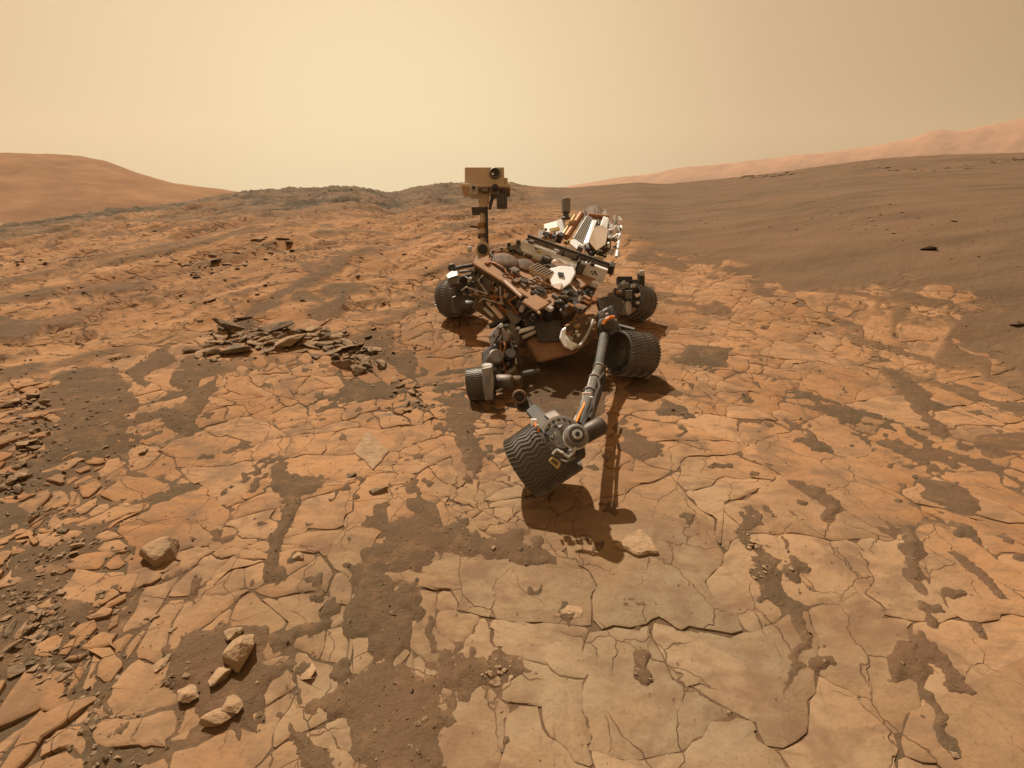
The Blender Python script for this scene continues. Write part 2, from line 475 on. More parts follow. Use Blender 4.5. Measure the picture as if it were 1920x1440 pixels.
def hillmat(name, c1, c2, sc_):
    m, n, b = newmat(name); g = NT(n)
    pos = g.pos()
    c = g.mix(g.ramp(g.noise(g.map(pos, (1, 1, 3)), sc_, 7, 0.65), [(0.35, 0), (0.65, 1)]), c1, c2)
    g.n.links.new(c, b.inputs['Base Color']); b.inputs['Roughness'].default_value = 1.0
    b.inputs['Specular IOR Level'].default_value = 0.0
    g.n.links.new(g.bump(g.noise(pos, sc_*3, 6, 0.6), 0.35, 0.12/sc_), b.inputs['Normal'])
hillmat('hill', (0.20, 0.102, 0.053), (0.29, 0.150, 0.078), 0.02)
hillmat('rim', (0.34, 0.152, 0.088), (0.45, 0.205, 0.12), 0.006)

# rover paints and metals, dusty on the faces that look up
def paint(name, base, rough_=0.5, metal=0.0, dust=0.5, dirt=0.3, dustc=(0.36, 0.185, 0.09)):
    m, n, b = newmat(name); g = NT(n)
    co = g.node('ShaderNodeTexCoord').outputs['Object']
    nz = g.node('ShaderNodeSeparateXYZ'); g.n.links.new(g.node('ShaderNodeNewGeometry').outputs['Normal'], nz.inputs[0])
    c = g.mix(g.ramp(g.noise(co, 14, 5, 0.65), [(0.4, dirt), (0.65, 0)]), base, tuple(0.45*v + 0.02 for v in base))
    f = g.math('MULTIPLY', g.ramp(nz.outputs[2], [(0.15, 0.25), (0.9, 1.0)]), g.ramp(g.noise(co, 7, 5, 0.7), [(0.38, 0), (0.62, dust)]))
    c = g.mix(f, c, dustc)
    g.n.links.new(c, b.inputs['Base Color'])
    b.inputs['Roughness'].default_value = rough_; b.inputs['Metallic'].default_value = metal
    g.n.links.new(g.bump(g.noise(co, 45, 4, 0.6), 0.15, 0.01), b.inputs['Normal'])
paint('white_paint', (0.90, 0.89, 0.87), 0.35, 0, 0.10, 0.06)
paint('deck_dust', (0.37, 0.205, 0.108), 0.85, 0, 0.6, 0.5)
paint('panel_brown', (0.115, 0.072, 0.042), 0.8, 0, 0.35, 0.6)
paint('grey_metal', (0.22, 0.205, 0.18), 0.55, 0.35, 0.30, 0.4)
paint('tread_metal', (0.100, 0.093, 0.083), 0.55, 0.35, 0.25, 0.4, (0.22, 0.13, 0.075))
paint('rib_metal', (0.20, 0.183, 0.16), 0.45, 0.5, 0.15, 0.3, (0.27, 0.16, 0.09))
paint('dark_metal', (0.055, 0.05, 0.045), 0.5, 0.4, 0.30, 0.4, (0.20, 0.115, 0.06))
paint('black', (0.012, 0.011, 0.010), 0.45, 0, 0.08, 0.1)
paint('bar_grey', (0.15, 0.135, 0.115), 0.55, 0.3, 0.30, 0.4)
paint('head_tan', (0.60, 0.46, 0.31), 0.7, 0, 0.4, 0.25)
paint('pale_grey', (0.52, 0.50, 0.46), 0.5, 0.2, 0.25, 0.3)
paint('copper', (0.34, 0.135, 0.045), 0.5, 0.3, 0.3, 0.4)
paint('orange_cable', (0.85, 0.27, 0.04), 0.5, 0, 0.1, 0.1)
paint('arm_grey', (0.105, 0.107, 0.094), 0.75, 0.1, 0.2, 0.45)
paint('brass', (0.55, 0.40, 0.16), 0.4, 0.7, 0.2, 0.2)
paint('pink_tank', (0.72, 0.55, 0.45), 0.5, 0, 0.3, 0.2)
paint('blue_film', (0.10, 0.13, 0.22), 0.4, 0.2, 0.2, 0.3)
m, n, b = newmat('lens_glass')
b.inputs['Base Color'].default_value = (0.01, 0.01, 0.012, 1); b.inputs['Roughness'].default_value = 0.08

# ------------------------------------------------------------------ mesh building
class MB:
    def __init__(s): s.v = []; s.f = []
    def add(s, vs, fs):
        o = len(s.v); s.v += [tuple(map(float, p)) for p in vs]; s.f += [tuple(i + o for i in f) for f in fs]
        return s
    def box(s, c, ax, ay, az, hx, hy, hz):
        c = np.array(c, float); ax, ay, az = (np.array(q, float) for q in (ax, ay, az))
        vs = [c + ax*hx*i + ay*hy*j + az*hz*k for k in (-1, 1) for j in (-1, 1) for i in (-1, 1)]
        return s.add(vs, [(0,2,3,1),(4,5,7,6),(0,1,5,4),(2,6,7,3),(0,4,6,2),(1,3,7,5)])
    def prism(s, pts, vec):
        k = len(pts); pts = [np.array(p, float) for p in pts]; vec = np.array(vec, float)
        s.add(pts + [p + vec for p in pts], [tuple(range(k)), tuple(range(2*k-1, k-1, -1))] + [(i, i+k, (i+1) % k + k, (i+1) % k) for i in range(k)])
        return s
    def tube(s, p0, p1, r0, r1=None, k=12, caps=True):
        r1 = r0 if r1 is None else r1
        return s.lathe(p0, np.array(p1, float) - np.array(p0, float), [(0, r0), (1, r1)], k, caps)
    def lathe(s, p0, axis, prof, k=16, caps=True):
        """profile of (position along the axis 0..1, radius)"""
        p0 = np.array(p0, float); ax = np.array(axis, float)
        a = Vector(ax).normalized(); u = a.orthogonal().normalized(); v = a.cross(u)
        u = np.array(u); v = np.array(v)
        vs = []
        for t, r in prof:
            for i in range(k):
                q = 2*math.pi*i/k
                vs.append(p0 + ax*t + (u*math.cos(q) + v*math.sin(q))*r)
        fs = []
        for j in range(len(prof)-1):
            for i in range(k):
                fs.append((j*k+i, j*k+(i+1) % k, (j+1)*k+(i+1) % k, (j+1)*k+i))
        if caps:
            fs.append(tuple(range(k-1, -1, -1))); fs.append(tuple((len(prof)-1)*k+i for i in range(k)))
        return s.add(vs, fs)
    def path(s, pts, r, k=6):
        for a_, b_ in zip(pts[:-1], pts[1:]): s.tube(a_, b_, r, r, k)
        return s
    def build(s, name, mat, parent=None, bevel=0.0, smooth=False, org=None):
        if org is None and parent is not None: org = ORG.get(parent.name)
        o = np.array(org if org is not None else (0, 0, 0), float)
        me = bpy.data.meshes.new(name)
        me.from_pydata([tuple(np.array(p) - o) for p in s.v], [], s.f)
        bm = bmesh.new(); bm.from_mesh(me); bmesh.ops.recalc_face_normals(bm, faces=bm.faces)
        if bevel > 0:
            try: bmesh.ops.bevel(bm, geom=bm.edges[:], offset=bevel, segments=1, affect='EDGES', clamp_overlap=True)
            except Exception: pass
        bm.to_mesh(me); bm.free()
        me.materials.append(MATS[mat])
        if smooth:
            for p_ in me.polygons: p_.use_smooth = True
            me.set_sharp_from_angle(angle=math.radians(40))
        ob = bpy.data.objects.new(name, me); COL.objects.link(ob)
        if parent is not None:
            ob.parent = parent; ORG[ob.name] = o
        else:
            ob.location = tuple(o)
        return ob
ORG = {}

def tag(o, label=None, cat=None, group=None, kind=None):
    if label: o['label'] = label
    if cat: o['category'] = cat
    if group: o['group'] = group
    if kind: o['kind'] = kind
    return o

def grid_mesh(name, X, Y, Z, mat, wrap=False, attrs=None):
    nr, na = X.shape
    me = bpy.data.meshes.new(name)
    co = np.stack([X, Y, Z], -1).reshape(-1, 3).astype(np.float32)
    i = np.arange(nr-1)[:, None]; j = np.arange(na if wrap else na-1)[None, :]
    j2 = (j+1) % na
    q = np.stack([i*na+j+0*i, i*na+j2+0*i, (i+1)*na+j2, (i+1)*na+j], -1).reshape(-1, 4).astype(np.int32)
    me.vertices.add(len(co)); me.vertices.foreach_set('co', co.ravel())
    me.loops.add(q.size); me.loops.foreach_set('vertex_index', q.ravel())
    me.polygons.add(len(q)); me.polygons.foreach_set('loop_start', np.arange(0, q.size, 4, dtype=np.int32))
    me.polygons.foreach_set('loop_total', np.full(len(q), 4, np.int32))
    me.polygons.foreach_set('use_smooth', np.ones(len(q), bool))
    me.update(calc_edges=True)
    for k, v in (attrs or {}).items():
        a = me.attributes.new(k, 'FLOAT', 'POINT'); a.data.foreach_set('value', v.ravel().astype(np.float32))
    me.materials.append(MATS[mat])
    o = bpy.data.objects.new(name, me); COL.objects.link(o)
    return o

# ------------------------------------------------------------------ ground
az = np.radians(np.concatenate([np.linspace(-62, 62, 860), np.linspace(62, 298, 90)[1:-1]]))
dd = np.concatenate([[0.02, 0.15], np.exp(np.linspace(math.log(0.5), math.log(110), 600)), np.exp(np.linspace(math.log(125), math.log(3500), 24))])
A, D = np.meshgrid(az, dd)
GX, GY = D*np.sin(A), D*np.cos(A)
SM = sand_mask(GX, GY); DM = dune_mask(GX, GY); BM = band_mask(GX, GY)

def surf(x, y, sm, dm):
    """visible ground height: sand sheets fill the hollows, ledges stand out further off"""
    d = np.hypot(x, y)
    z = T(x, y) + sm * 0.022 * sstep(0, 1, 1 - dm) + 0.004*fbm(x/0.12, y/0.12, 81, 3)
    far = sstep(5.2, 7.5, d) * (1 - dm)**2 * (0.04 + 0.96*sstep(2.0, -0.5, x))
    u = x*0.62 + y*0.78; v = -x*0.78 + y*0.62
    lg = fbm(u/2.6, v/0.7, 91, 4, 0.55)
    led = (np.abs(((lg*5.0) % 1.0) - 0.5) < 0.5) * (np.floor(lg*5.0)/5.0)
    z = z + far * np.clip(d/14, 0.5, 1.6) * (0.10*lg + 0.16*led) * (1 - sm)
    z = z + far * 0.05 * fbm(x/0.28, y/0.28, 95, 3) * (1-sm) * np.clip(d/10, 0.5, 2)
    # low ripples in the dune
    z = z + dm * (0.018*fbm(x/0.4, y/0.3, 107, 3) + 0.02*fbm(x/2.2, y/0.9, 101, 3) + 0.006*np.sin((0.35*x + y)*9 + 4*fbm(x/1.5, y/1.5, 105, 2)))
    return z
GZ = surf(GX, GY, SM, DM)
dist = np.hypot(GX, GY)
ROCK = sstep(4.9, 6.6, dist + 0.8*fbm(GX/0.7, GY/0.7, 111, 3)) * (1 - SM) * (1 - DM)
ground = grid_mesh('ground', GX, GY, GZ, 'ground', True, {'rock': ROCK, 'dune': DM, 'band': BM})
tag(ground, 'rusty sloping ground of sand and cracked bedrock', kind='structure')

# ------------------------------------------------------------------ slabs of bedrock
def slab_size(px, py):
    if py > 1040 and 800 < px < 1520: s = 0.44
    elif py > 880 and px > 1060: s = 0.46
    elif px < 240: s = 0.12
    elif px < 620 and py > 850: s = 0.30
    elif py < 700: s = 0.24
    else: s = 0.30
    return s

def split(poly, out, depth=0):
    a = np.array(poly); c = a.mean(0)
    x, y = a[:, 0], a[:, 1]
    area = 0.5*abs(np.dot(x, np.roll(y, -1)) - np.dot(y, np.roll(x, -1)))
    px, py = proj(c[0], c[1], float(T0(c[0], c[1])))
    if px < -260 or px > 2180 or py > 1640 or py < 470:
        if area < 0.10: return
    s = slab_size(px, py) * random.choice([0.4, 0.7, 1.0, 1.5, 2.2])
    if area < s*s or depth > 16:
        out.append(a); return
    cov = np.cov((a - c).T); wv, vv = np.linalg.eigh(cov); ax = vv[:, 1]
    ang = math.atan2(ax[1], ax[0])
    if random.random() < 0.72:
        rad = math.atan2(c[1] - 2.3, c[0] - 0.2)
        cand = [rad + k*math.pi/2 for k in range(4)]
        ang = min(cand, key=lambda q: -abs(math.cos(q - ang))) + random.gauss(0, 0.2)
    else: ang += random.gauss(0, 0.5)
    nrm = np.array([math.cos(ang), math.sin(ang)])
    p0 = c + (a.max(0) - a.min(0)) * np.array([random.uniform(-.17, .17), random.uniform(-.17, .17)])
    sdv = (a - p0) @ nrm
    A_, B_ = [], []
    for i in range(len(a)):
        j = (i+1) % len(a)
        (A_ if sdv[i] >= 0 else B_).append(a[i])
        if (sdv[i] >= 0) != (sdv[j] >= 0):
            t = sdv[i] / (sdv[i] - sdv[j]); q = a[i] + (a[j]-a[i])*t
            A_.append(q); B_.append(q)
    for h in (A_, B_):
        if len(h) >= 3: split(h, out, depth+1)
cells = []
split([(-2.6, 0.6), (2.6, 0.6), (8.2, 6.6), (10.5, 9.2), (1.6, 9.2), (1.2, 6.6), (-8.2, 6.6)], cells)

def slab_geo(a):
    c = a.mean(0)
    px, py = proj(c[0], c[1], float(T0(c[0], c[1])))
    rg = float(rough(np.array(px), np.array(py)))
    # round the corners and resample
    pts = []
    size = np.sqrt(((a - c)**2).sum(1)).mean()
    st = 0.035 if size > 0.08 else 0.05
    for i in range(len(a)):
        p, q = a[i], a[(i+1) % len(a)]
        L = np.linalg.norm(q - p)
        if L < 1e-4: continue
        k = max(1, min(14, int(L/st)))
        for t in range(k):
            pts.append(p + (q-p)*((t + 0.5)/k))
    pts = np.array(pts)
    if len(pts) < 4: return None
    gap = random.choice([0.0004, 0.0008, 0.0012, 0.002, 0.003, 0.005, 0.010]) + 0.010*rg
    v = c - pts; L = np.linalg.norm(v, axis=1, keepdims=True)
    pts = pts + v/np.maximum(L, 1e-5)*np.minimum(gap, 0.3*L)
    # cracks wander together
    wx = 0.24*vnoise(pts[:, 0]/0.5, pts[:, 1]/0.5, 201) + 0.075*fbm(pts[:, 0]/0.13, pts[:, 1]/0.13, 203, 3)
    wy = 0.24*vnoise(pts[:, 0]/0.5, pts[:, 1]/0.5, 211) + 0.075*fbm(pts[:, 0]/0.13, pts[:, 1]/0.13, 213, 3)
    pts = pts + np.stack([wx, wy], 1)
    pts = pts + rng.normal(0, 0.0025, pts.shape)
    c = pts.mean(0)
    base = T(pts[:, 0], pts[:, 1])
    tilt = rng.normal(0, 0.008 + 0.055*rg, 2)
    top = base + 0.007 + random.uniform(-0.003, 0.003) + rg*random.uniform(-0.012, 0.018) + (pts - c) @ tilt
    inn = pts + (c - pts)*np.minimum(0.012/np.maximum(np.linalg.norm(c - pts, axis=1, keepdims=True), 1e-4), 0.4)
    inn2 = pts + (c - pts)*0.45
    k = len(pts)
    zc = float(T(c[0], c[1])) + (top - base).mean()
    it = T(inn[:, 0], inn[:, 1]) + (top - base) + rng.normal(0, 0.0012, k)
    it2 = T(inn2[:, 0], inn2[:, 1]) + (top - base).mean()*0.55 + 0.45*(top - base) + 0.001
    vs = [(p[0], p[1], z - 0.07 - 0.05*rg) for p, z in zip(pts, np.minimum(top, base))] + [(p[0], p[1], z - 0.004) for p, z in zip(pts, top)] \
        + [(p[0], p[1], z) for p, z in zip(inn, it)] + [(p[0], p[1], z) for p, z in zip(inn2, it2)] + [(c[0], c[1], zc + 0.001)]
    fs = []
    for i in range(k):
        j = (i+1) % k
        for r in range(3): fs.append((r*k+i, r*k+j, (r+1)*k+j, (r+1)*k+i))
        fs.append((3*k+i, 3*k+j, 4*k))
    x, y = pts[:, 0], pts[:, 1]
    area = 0.5*(np.dot(x, np.roll(y, -1)) - np.dot(y, np.roll(x, -1)))
    if area < 0: fs = [tuple(reversed(f)) for f in fs]
    return vs, fs, c, abs(area), px, py

slabs = []
_cc = np.array([a.mean(0) for a in cells]); _cd = dune_mask(_cc[:, 0], _cc[:, 1])
_pts = np.concatenate([np.vstack([a, a.mean(0)]) for a in cells]); _sm = sand_mask(_pts[:, 0], _pts[:, 1]); _o = 0
for _i, a in enumerate(cells):
    c = a.mean(0)
    sm = _sm[_o:_o+len(a)+1]; _o += len(a)+1
    if _cd[_i] > 0.5: continue
    if math.hypot(*c) > (9.4 if c[0] > 1.4 else 6.5): continue
    if sm.min() > 0.9: continue
    r = slab_geo(a)
    if r: slabs.append(r)
def shown(s):
    px, py = s[4], s[5]
    inside = -40 < px < 1960 and py < 1470
    return s[3] / (s[2][1]**2) * (1.0 if inside else 0.01) * abs(py - 300) / 900
slabs.sort(key=shown, reverse=True)
def set_mesh(name, vs, fs, mat, smooth=False):
    me = bpy.data.meshes.new(name); me.from_pydata(vs, [], fs); me.materials.append(MATS[mat])
    if smooth: me.polygons.foreach_set('use_smooth', np.ones(len(me.polygons), bool))
    o = bpy.data.objects.new(name, me); COL.objects.link(o)
    return o
NS = 300
for vs, fs, c, *_ in slabs[:NS]:
    o0 = np.array([c[0], c[1], vs[-1][2]])
    o = set_mesh('bedrock_slab', [tuple(np.array(v) - o0) for v in vs], fs, 'bedrock', True)
    o.data.set_sharp_from_angle(angle=math.radians(35))
    o.location = tuple(o0); o.parent = ground
mb = MB()
for vs, fs, *_ in slabs[NS:]: mb.add(vs, fs)
o = set_mesh('bedrock_fragments', mb.v, mb.f, 'bedrock', True); o.data.set_sharp_from_angle(angle=math.radians(35))
o.parent = ground; o['kind'] = 'stuff'
print('slabs', len(slabs))

# ------------------------------------------------------------------ far hills
def hill(name, line, dist_, depth_f, mat, label, base, spread, lump, seed):
    """a ridge whose crest follows the given skyline at its real distance"""
    aa, tt = [], []
    for X, Y in line:
        r = ray(X, Y); aa.append(math.atan2(r[0], r[1])); tt.append(r[2]/math.hypot(r[0], r[1]))
    a = np.linspace(aa[0], aa[-1], 420)
    t = np.interp(a, aa, tt)
    ker = np.hanning(9); ker /= ker.sum()
    t = np.convolve(np.pad(t, 4, mode='edge'), ker, 'valid')
    s = np.linspace(0, 1, 70)                       # 0 foot .. crest .. back
    A_, S_ = np.meshgrid(a, s)
    Dd = dist_*(1 - depth_f) + dist_*depth_f*2*S_
    crest = HCAM + dist_*np.interp(A_, a, t)
    pr = np.where(S_ < 0.5, sstep(0, 1, S_*2)**0.8, 1 - 0.8*sstep(0.5, 1, S_))
    X, Y = Dd*np.sin(A_), Dd*np.cos(A_)
    nz = fbm(X/spread, Y/spread, seed, 5, 0.55)
    Z = base + (crest - base)*pr + lump*nz*np.clip(pr*(1-pr)*4, 0, 1) + lump*0.12*fbm(X/spread*6, Y/spread*6, seed+9, 3)
    o = grid_mesh(name, X, Y, Z, mat)
    tag(o, label, 'hill', kind='structure')
    return o
hill('hill', [(-1400, 420), (-700, 330), (-300, 292), (0, 287), (60, 288), (150, 293), (200, 303), (260, 325), (330, 345), (400, 353), (460, 361), (540, 378), (640, 410), (760, 450)],
     800, 0.35, 'hill', 'smooth orange hill on the left skyline', -20, 120, 10, 301)
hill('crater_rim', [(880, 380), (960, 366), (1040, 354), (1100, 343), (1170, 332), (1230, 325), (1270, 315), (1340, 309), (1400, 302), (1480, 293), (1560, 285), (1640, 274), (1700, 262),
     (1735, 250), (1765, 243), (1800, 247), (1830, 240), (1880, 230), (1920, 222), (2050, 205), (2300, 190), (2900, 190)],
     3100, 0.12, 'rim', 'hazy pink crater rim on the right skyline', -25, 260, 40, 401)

# ------------------------------------------------------------------ rocks
def rock_mesh(seed, flat=0.6, k=16, sub=True):
    r = np.random.default_rng(seed)
    p = r.normal(size=(k, 3)); p /= np.linalg.norm(p, axis=1, keepdims=True)
    p *= r.uniform(0.6, 1.15, (k, 1)); p[:, 2] *= flat; p[:, 0] *= r.uniform(0.9, 1.25)
    bm = bmesh.new()
    for q in p: bm.verts.new(q)
    res = bmesh.ops.convex_hull(bm, input=bm.verts)
    bmesh.ops.delete(bm, geom=[v for v in bm.verts if not v.link_faces], context='VERTS')
    bmesh.ops.dissolve_limit(bm, angle_limit=math.radians(14), verts=bm.verts, edges=bm.edges)
    if sub:
        bmesh.ops.bevel(bm, geom=bm.edges[:], offset=0.05, segments=1, affect='EDGES')
        bmesh.ops.triangulate(bm, faces=bm.faces)
        bmesh.ops.subdivide_edges(bm, edges=[e for e in bm.edges if e.calc_length() > 0.45], cuts=1)
        for v in bm.verts:
            nn = fbm(np.array([v.co.x*2.3 + seed]), np.array([v.co.y*2.3 + v.co.z*1.7]), seed, 3)[0]
            v.co += v.co.normalized()*0.10*nn
    bmesh.ops.recalc_face_normals(bm, faces=bm.faces)
    me = bpy.data.meshes.new('rock'); bm.to_mesh(me); bm.free()
    return me
RM = {}
for kname in ('rock_grey', 'rock_tan', 'rock_dark', 'rock_blue'):
    RM[kname] = []
    for i in range(10):
        me = rock_mesh(500 + i*7 + len(kname), 0.45 + 0.04*i, 14 + i % 5)
        me.materials.append(MATS[kname]); RM[kname].append(me)

def height_at(x, y):
    """height of the built ground sheet"""
    d = min(max(math.hypot(x, y), 0.51), 109.0); a = max(-61.9, min(61.9, math.degrees(math.atan2(x, y))))
    fa = (a + 62)/124*859; fl = 2 + (math.log(d) - math.log(0.5))/(math.log(110) - math.log(0.5))*599
    i, j = int(fl), int(fa); u, v = fl - i, fa - j
    return float((GZ[i, j]*(1-v) + GZ[i, j+1]*v)*(1-u) + (GZ[i+1, j]*(1-v) + GZ[i+1, j+1]*v)*u)

def rock(px, py, wpx, kind, label, group=None, sq=(1, 1, 1), sink=0.25, tilt=0.25, seed=None, name='rock'):
    """a rock lying on the ground where the photograph shows it, wpx wide in the picture"""
    gp = G(px, py)
    z = height_at(gp[0], gp[1])
    dep = (gp - cO) @ cF
    s = 0.5*wpx/FPX*dep
    k = random.randrange(10) if seed is None else seed
    o = bpy.data.objects.new(name, RM[kind][k]); COL.objects.link(o)
    fl = 0.45 + 0.04*k
    o.scale = (s*sq[0], s*sq[1], s*sq[2])
    o.rotation_euler = (random.gauss(0, tilt), random.gauss(0, tilt), random.uniform(0, 6.28))
    o.location = (gp[0], gp[1], z + s*sq[2]*fl*(1 - 2*sink))
    tag(o, label, 'rock', group)
    return o

# boulders that stand out by themselves
for a in [
 (305, 1045, 80, 'rock_tan', 'largest pale rounded rock on the slab at the left, shadow along its right side', None, (.95, .95, 1.15), 4),
 (445, 1243, 80, 'rock_tan', 'flat topped pale rock, biggest of the loose group at lower left', None, (1.05, .9, 1.0), 7),
 (415, 1278, 53, 'rock_tan', 'lumpy pale rock just below the flat topped rock at lower left', None, (1, 1, .8)),
 (438, 1202, 34, 'rock_tan', 'small pale rock, topmost of the loose group at lower left', None, (1, 1, .9)),
 (360, 1304, 51, 'rock_tan', 'leftmost rock of the loose group at lower left, dark right face', None, (1, 1, .9)),
 (438, 1334, 51, 'rock_tan', 'split pale rock in the lower part of the loose group at lower left', None, (1.2, .8, .7)),
 (408, 1358, 68, 'rock_tan', 'bottom rock of the loose group at lower left', None, (1.1, .8, .7)),
 (622, 938, 26, 'rock_tan', 'small pale rock at the top end of the dark sand patch', None, (1, 1, .9)),
 (560, 1048, 26, 'rock_tan', 'small pale rock on the right edge of the long dark sand patch', None, (1, 1, .9)),
 (712, 925, 34, 'rock_grey', 'grey rock wedged in a crack left of the nearest wheel', None, (1.2, .7, .8)),
 (658, 895, 24, 'rock_grey', 'round grey pebble rock at the edge of a long crack', None, (1, 1, 1)),
 (1742, 470, 30, 'rock_dark', 'lone dark rock on the brown dune slope', None, (1.2, .7, .6)),
 (1906, 610, 22, 'rock_dark', 'dark rock on the dune at the right edge', None, (1.2, .7, .6)),
 (642, 690, 48, 'rock_grey', 'large overhanging grey block at the right end of the jumbled ledge', None, (1.1, .8, 1.0)),
 (268, 850, 22, 'rock_tan', 'small pale stone near the foot of the brown sand patch', None, (1, .8, .8)),
 (730, 776, 26, 'rock_blue', 'flat blue grey stone left of the front wheel', None, (1, .9, .25)),
 (232, 950, 30, 'rock_tan', 'pale wedge shaped stone above the largest rounded rock', None, (1, .7, .5)),
 (300, 1250, 40, 'rock_tan', 'flat pale stone left of the loose rock group', None, (1, .9, .4)),
 (580, 1265, 44, 'rock_tan', 'flat pale stone to the right of the loose rock group', None, (1, .9, .35)),
]:
    rock(*a[:5], group=a[5], sq=a[6], seed=(a[7] if len(a) > 7 else None), sink=0.3, tilt=0.15)

def flat_stone(pts, thick, mat, label):
    # a thin plate of rock lying on the ground, chipped along its edge
    out = []
    for (x0, y0), (x1, y1) in zip(pts, pts[1:] + pts[:1]):
        for t in (0, .25, .5, .75):
            out.append(G(x0 + (x1-x0)*t + random.uniform(-2, 2), y0 + (y1-y0)*t + random.uniform(-2, 2)))
    c = np.mean(out, axis=0); mb = MB(); k = len(out)
    lo = [p + np.array((0, 0, -.01)) for p in out]; md = [p + np.array((0, 0, thick*.75)) for p in out]; up = [p*.9 + c*.1 + np.array((0, 0, thick + random.uniform(-.003, .003))) for p in out]
    fs = [(r_*k+i, r_*k+(i+1) % k, (r_+1)*k+(i+1) % k, (r_+1)*k+i) for r_ in range(2) for i in range(k)] + [(2*k+i, 2*k+(i+1) % k, 3*k) for i in range(k)]
    mb.add(lo + md + up + [c + np.array((0, 0, thick + .004))], fs)
    o = mb.build('rock_plate', mat, None, 0, False, c)
    return tag(o, label, 'rock')
flat_stone([(1150, 1032), (1198, 1000), (1216, 1012), (1236, 1044), (1196, 1048)], .035, 'rock_tan', 'pale triangular rock plate at the end of the rover shadow')
flat_stone([(665, 850), (690, 810), (730, 850), (700, 885)], .02, 'rock_tan', 'four sided pale rock plate left of the nearest wheel')
flat_stone([(1062, 1140), (1092, 1142), (1090, 1162), (1036, 1160)], .015, 'rock_tan', 'thin pale rock chip in the middle of the foreground')
FRAG = MB()
def cluster(n, nstuff, path, width, size, kind, noun, where, group, sq=(1, 1, .7), sink=0.2, tilt=0.45):
    """the bigger rocks of a heap as things, its rubble into one mesh"""
    seg = [(path[i], path[i+1]) for i in range(len(path)-1)]
    made = []
    for i in range(n + nstuff):
        (x0, y0), (x1, y1) = random.choice(seg)
        t = random.random()
        px = x0 + (x1-x0)*t + random.gauss(0, width[0]); py = y0 + (y1-y0)*t + random.gauss(0, width[1])
        small = i >= n
        w_ = random.uniform(*size)*random.choice([0.7, 0.85, 1, 1, 1.3])*(0.5 if small else 1)
        kk = kind if random.random() < 0.8 else 'rock_tan'
        o = rock(px, py, w_, kk, noun + ' ' + where, group, tuple(q*random.uniform(.75, 1.3) for q in sq), sink, tilt)
        if small:
            M = Matrix.LocRotScale(o.location, o.rotation_euler, o.scale)
            FRAG.add([tuple(M @ v.co) for v in o.data.vertices], [tuple(p_.vertices) for p_ in o.data.polygons])
            bpy.data.objects.remove(o)
        else: made.append((px, py, w_, o))
    used = set()
    if not made: return
    for word, key in (('leftmost', lambda r: r[0]), ('rightmost', lambda r: -r[0]), ('largest', lambda r: -r[2]), ('nearest', lambda r: -r[1]), ('farthest', lambda r: r[1]), ('smallest', lambda r: r[2])):
        r = min(made, key=key)
        if id(r) in used: continue
        used.add(id(r)); r[3]['label'] = word + ' ' + noun + ' ' + where
    rest = sorted([r for r in made if id(r) not in used], key=lambda r: r[0])
    for k, r in enumerate(rest):
        third = ('leftward ', 'central ', 'rightward ')[min(2, 3*k//max(1, len(rest)))]
        r[3]['label'] = third + 'mid sized ' + noun + ' ' + where
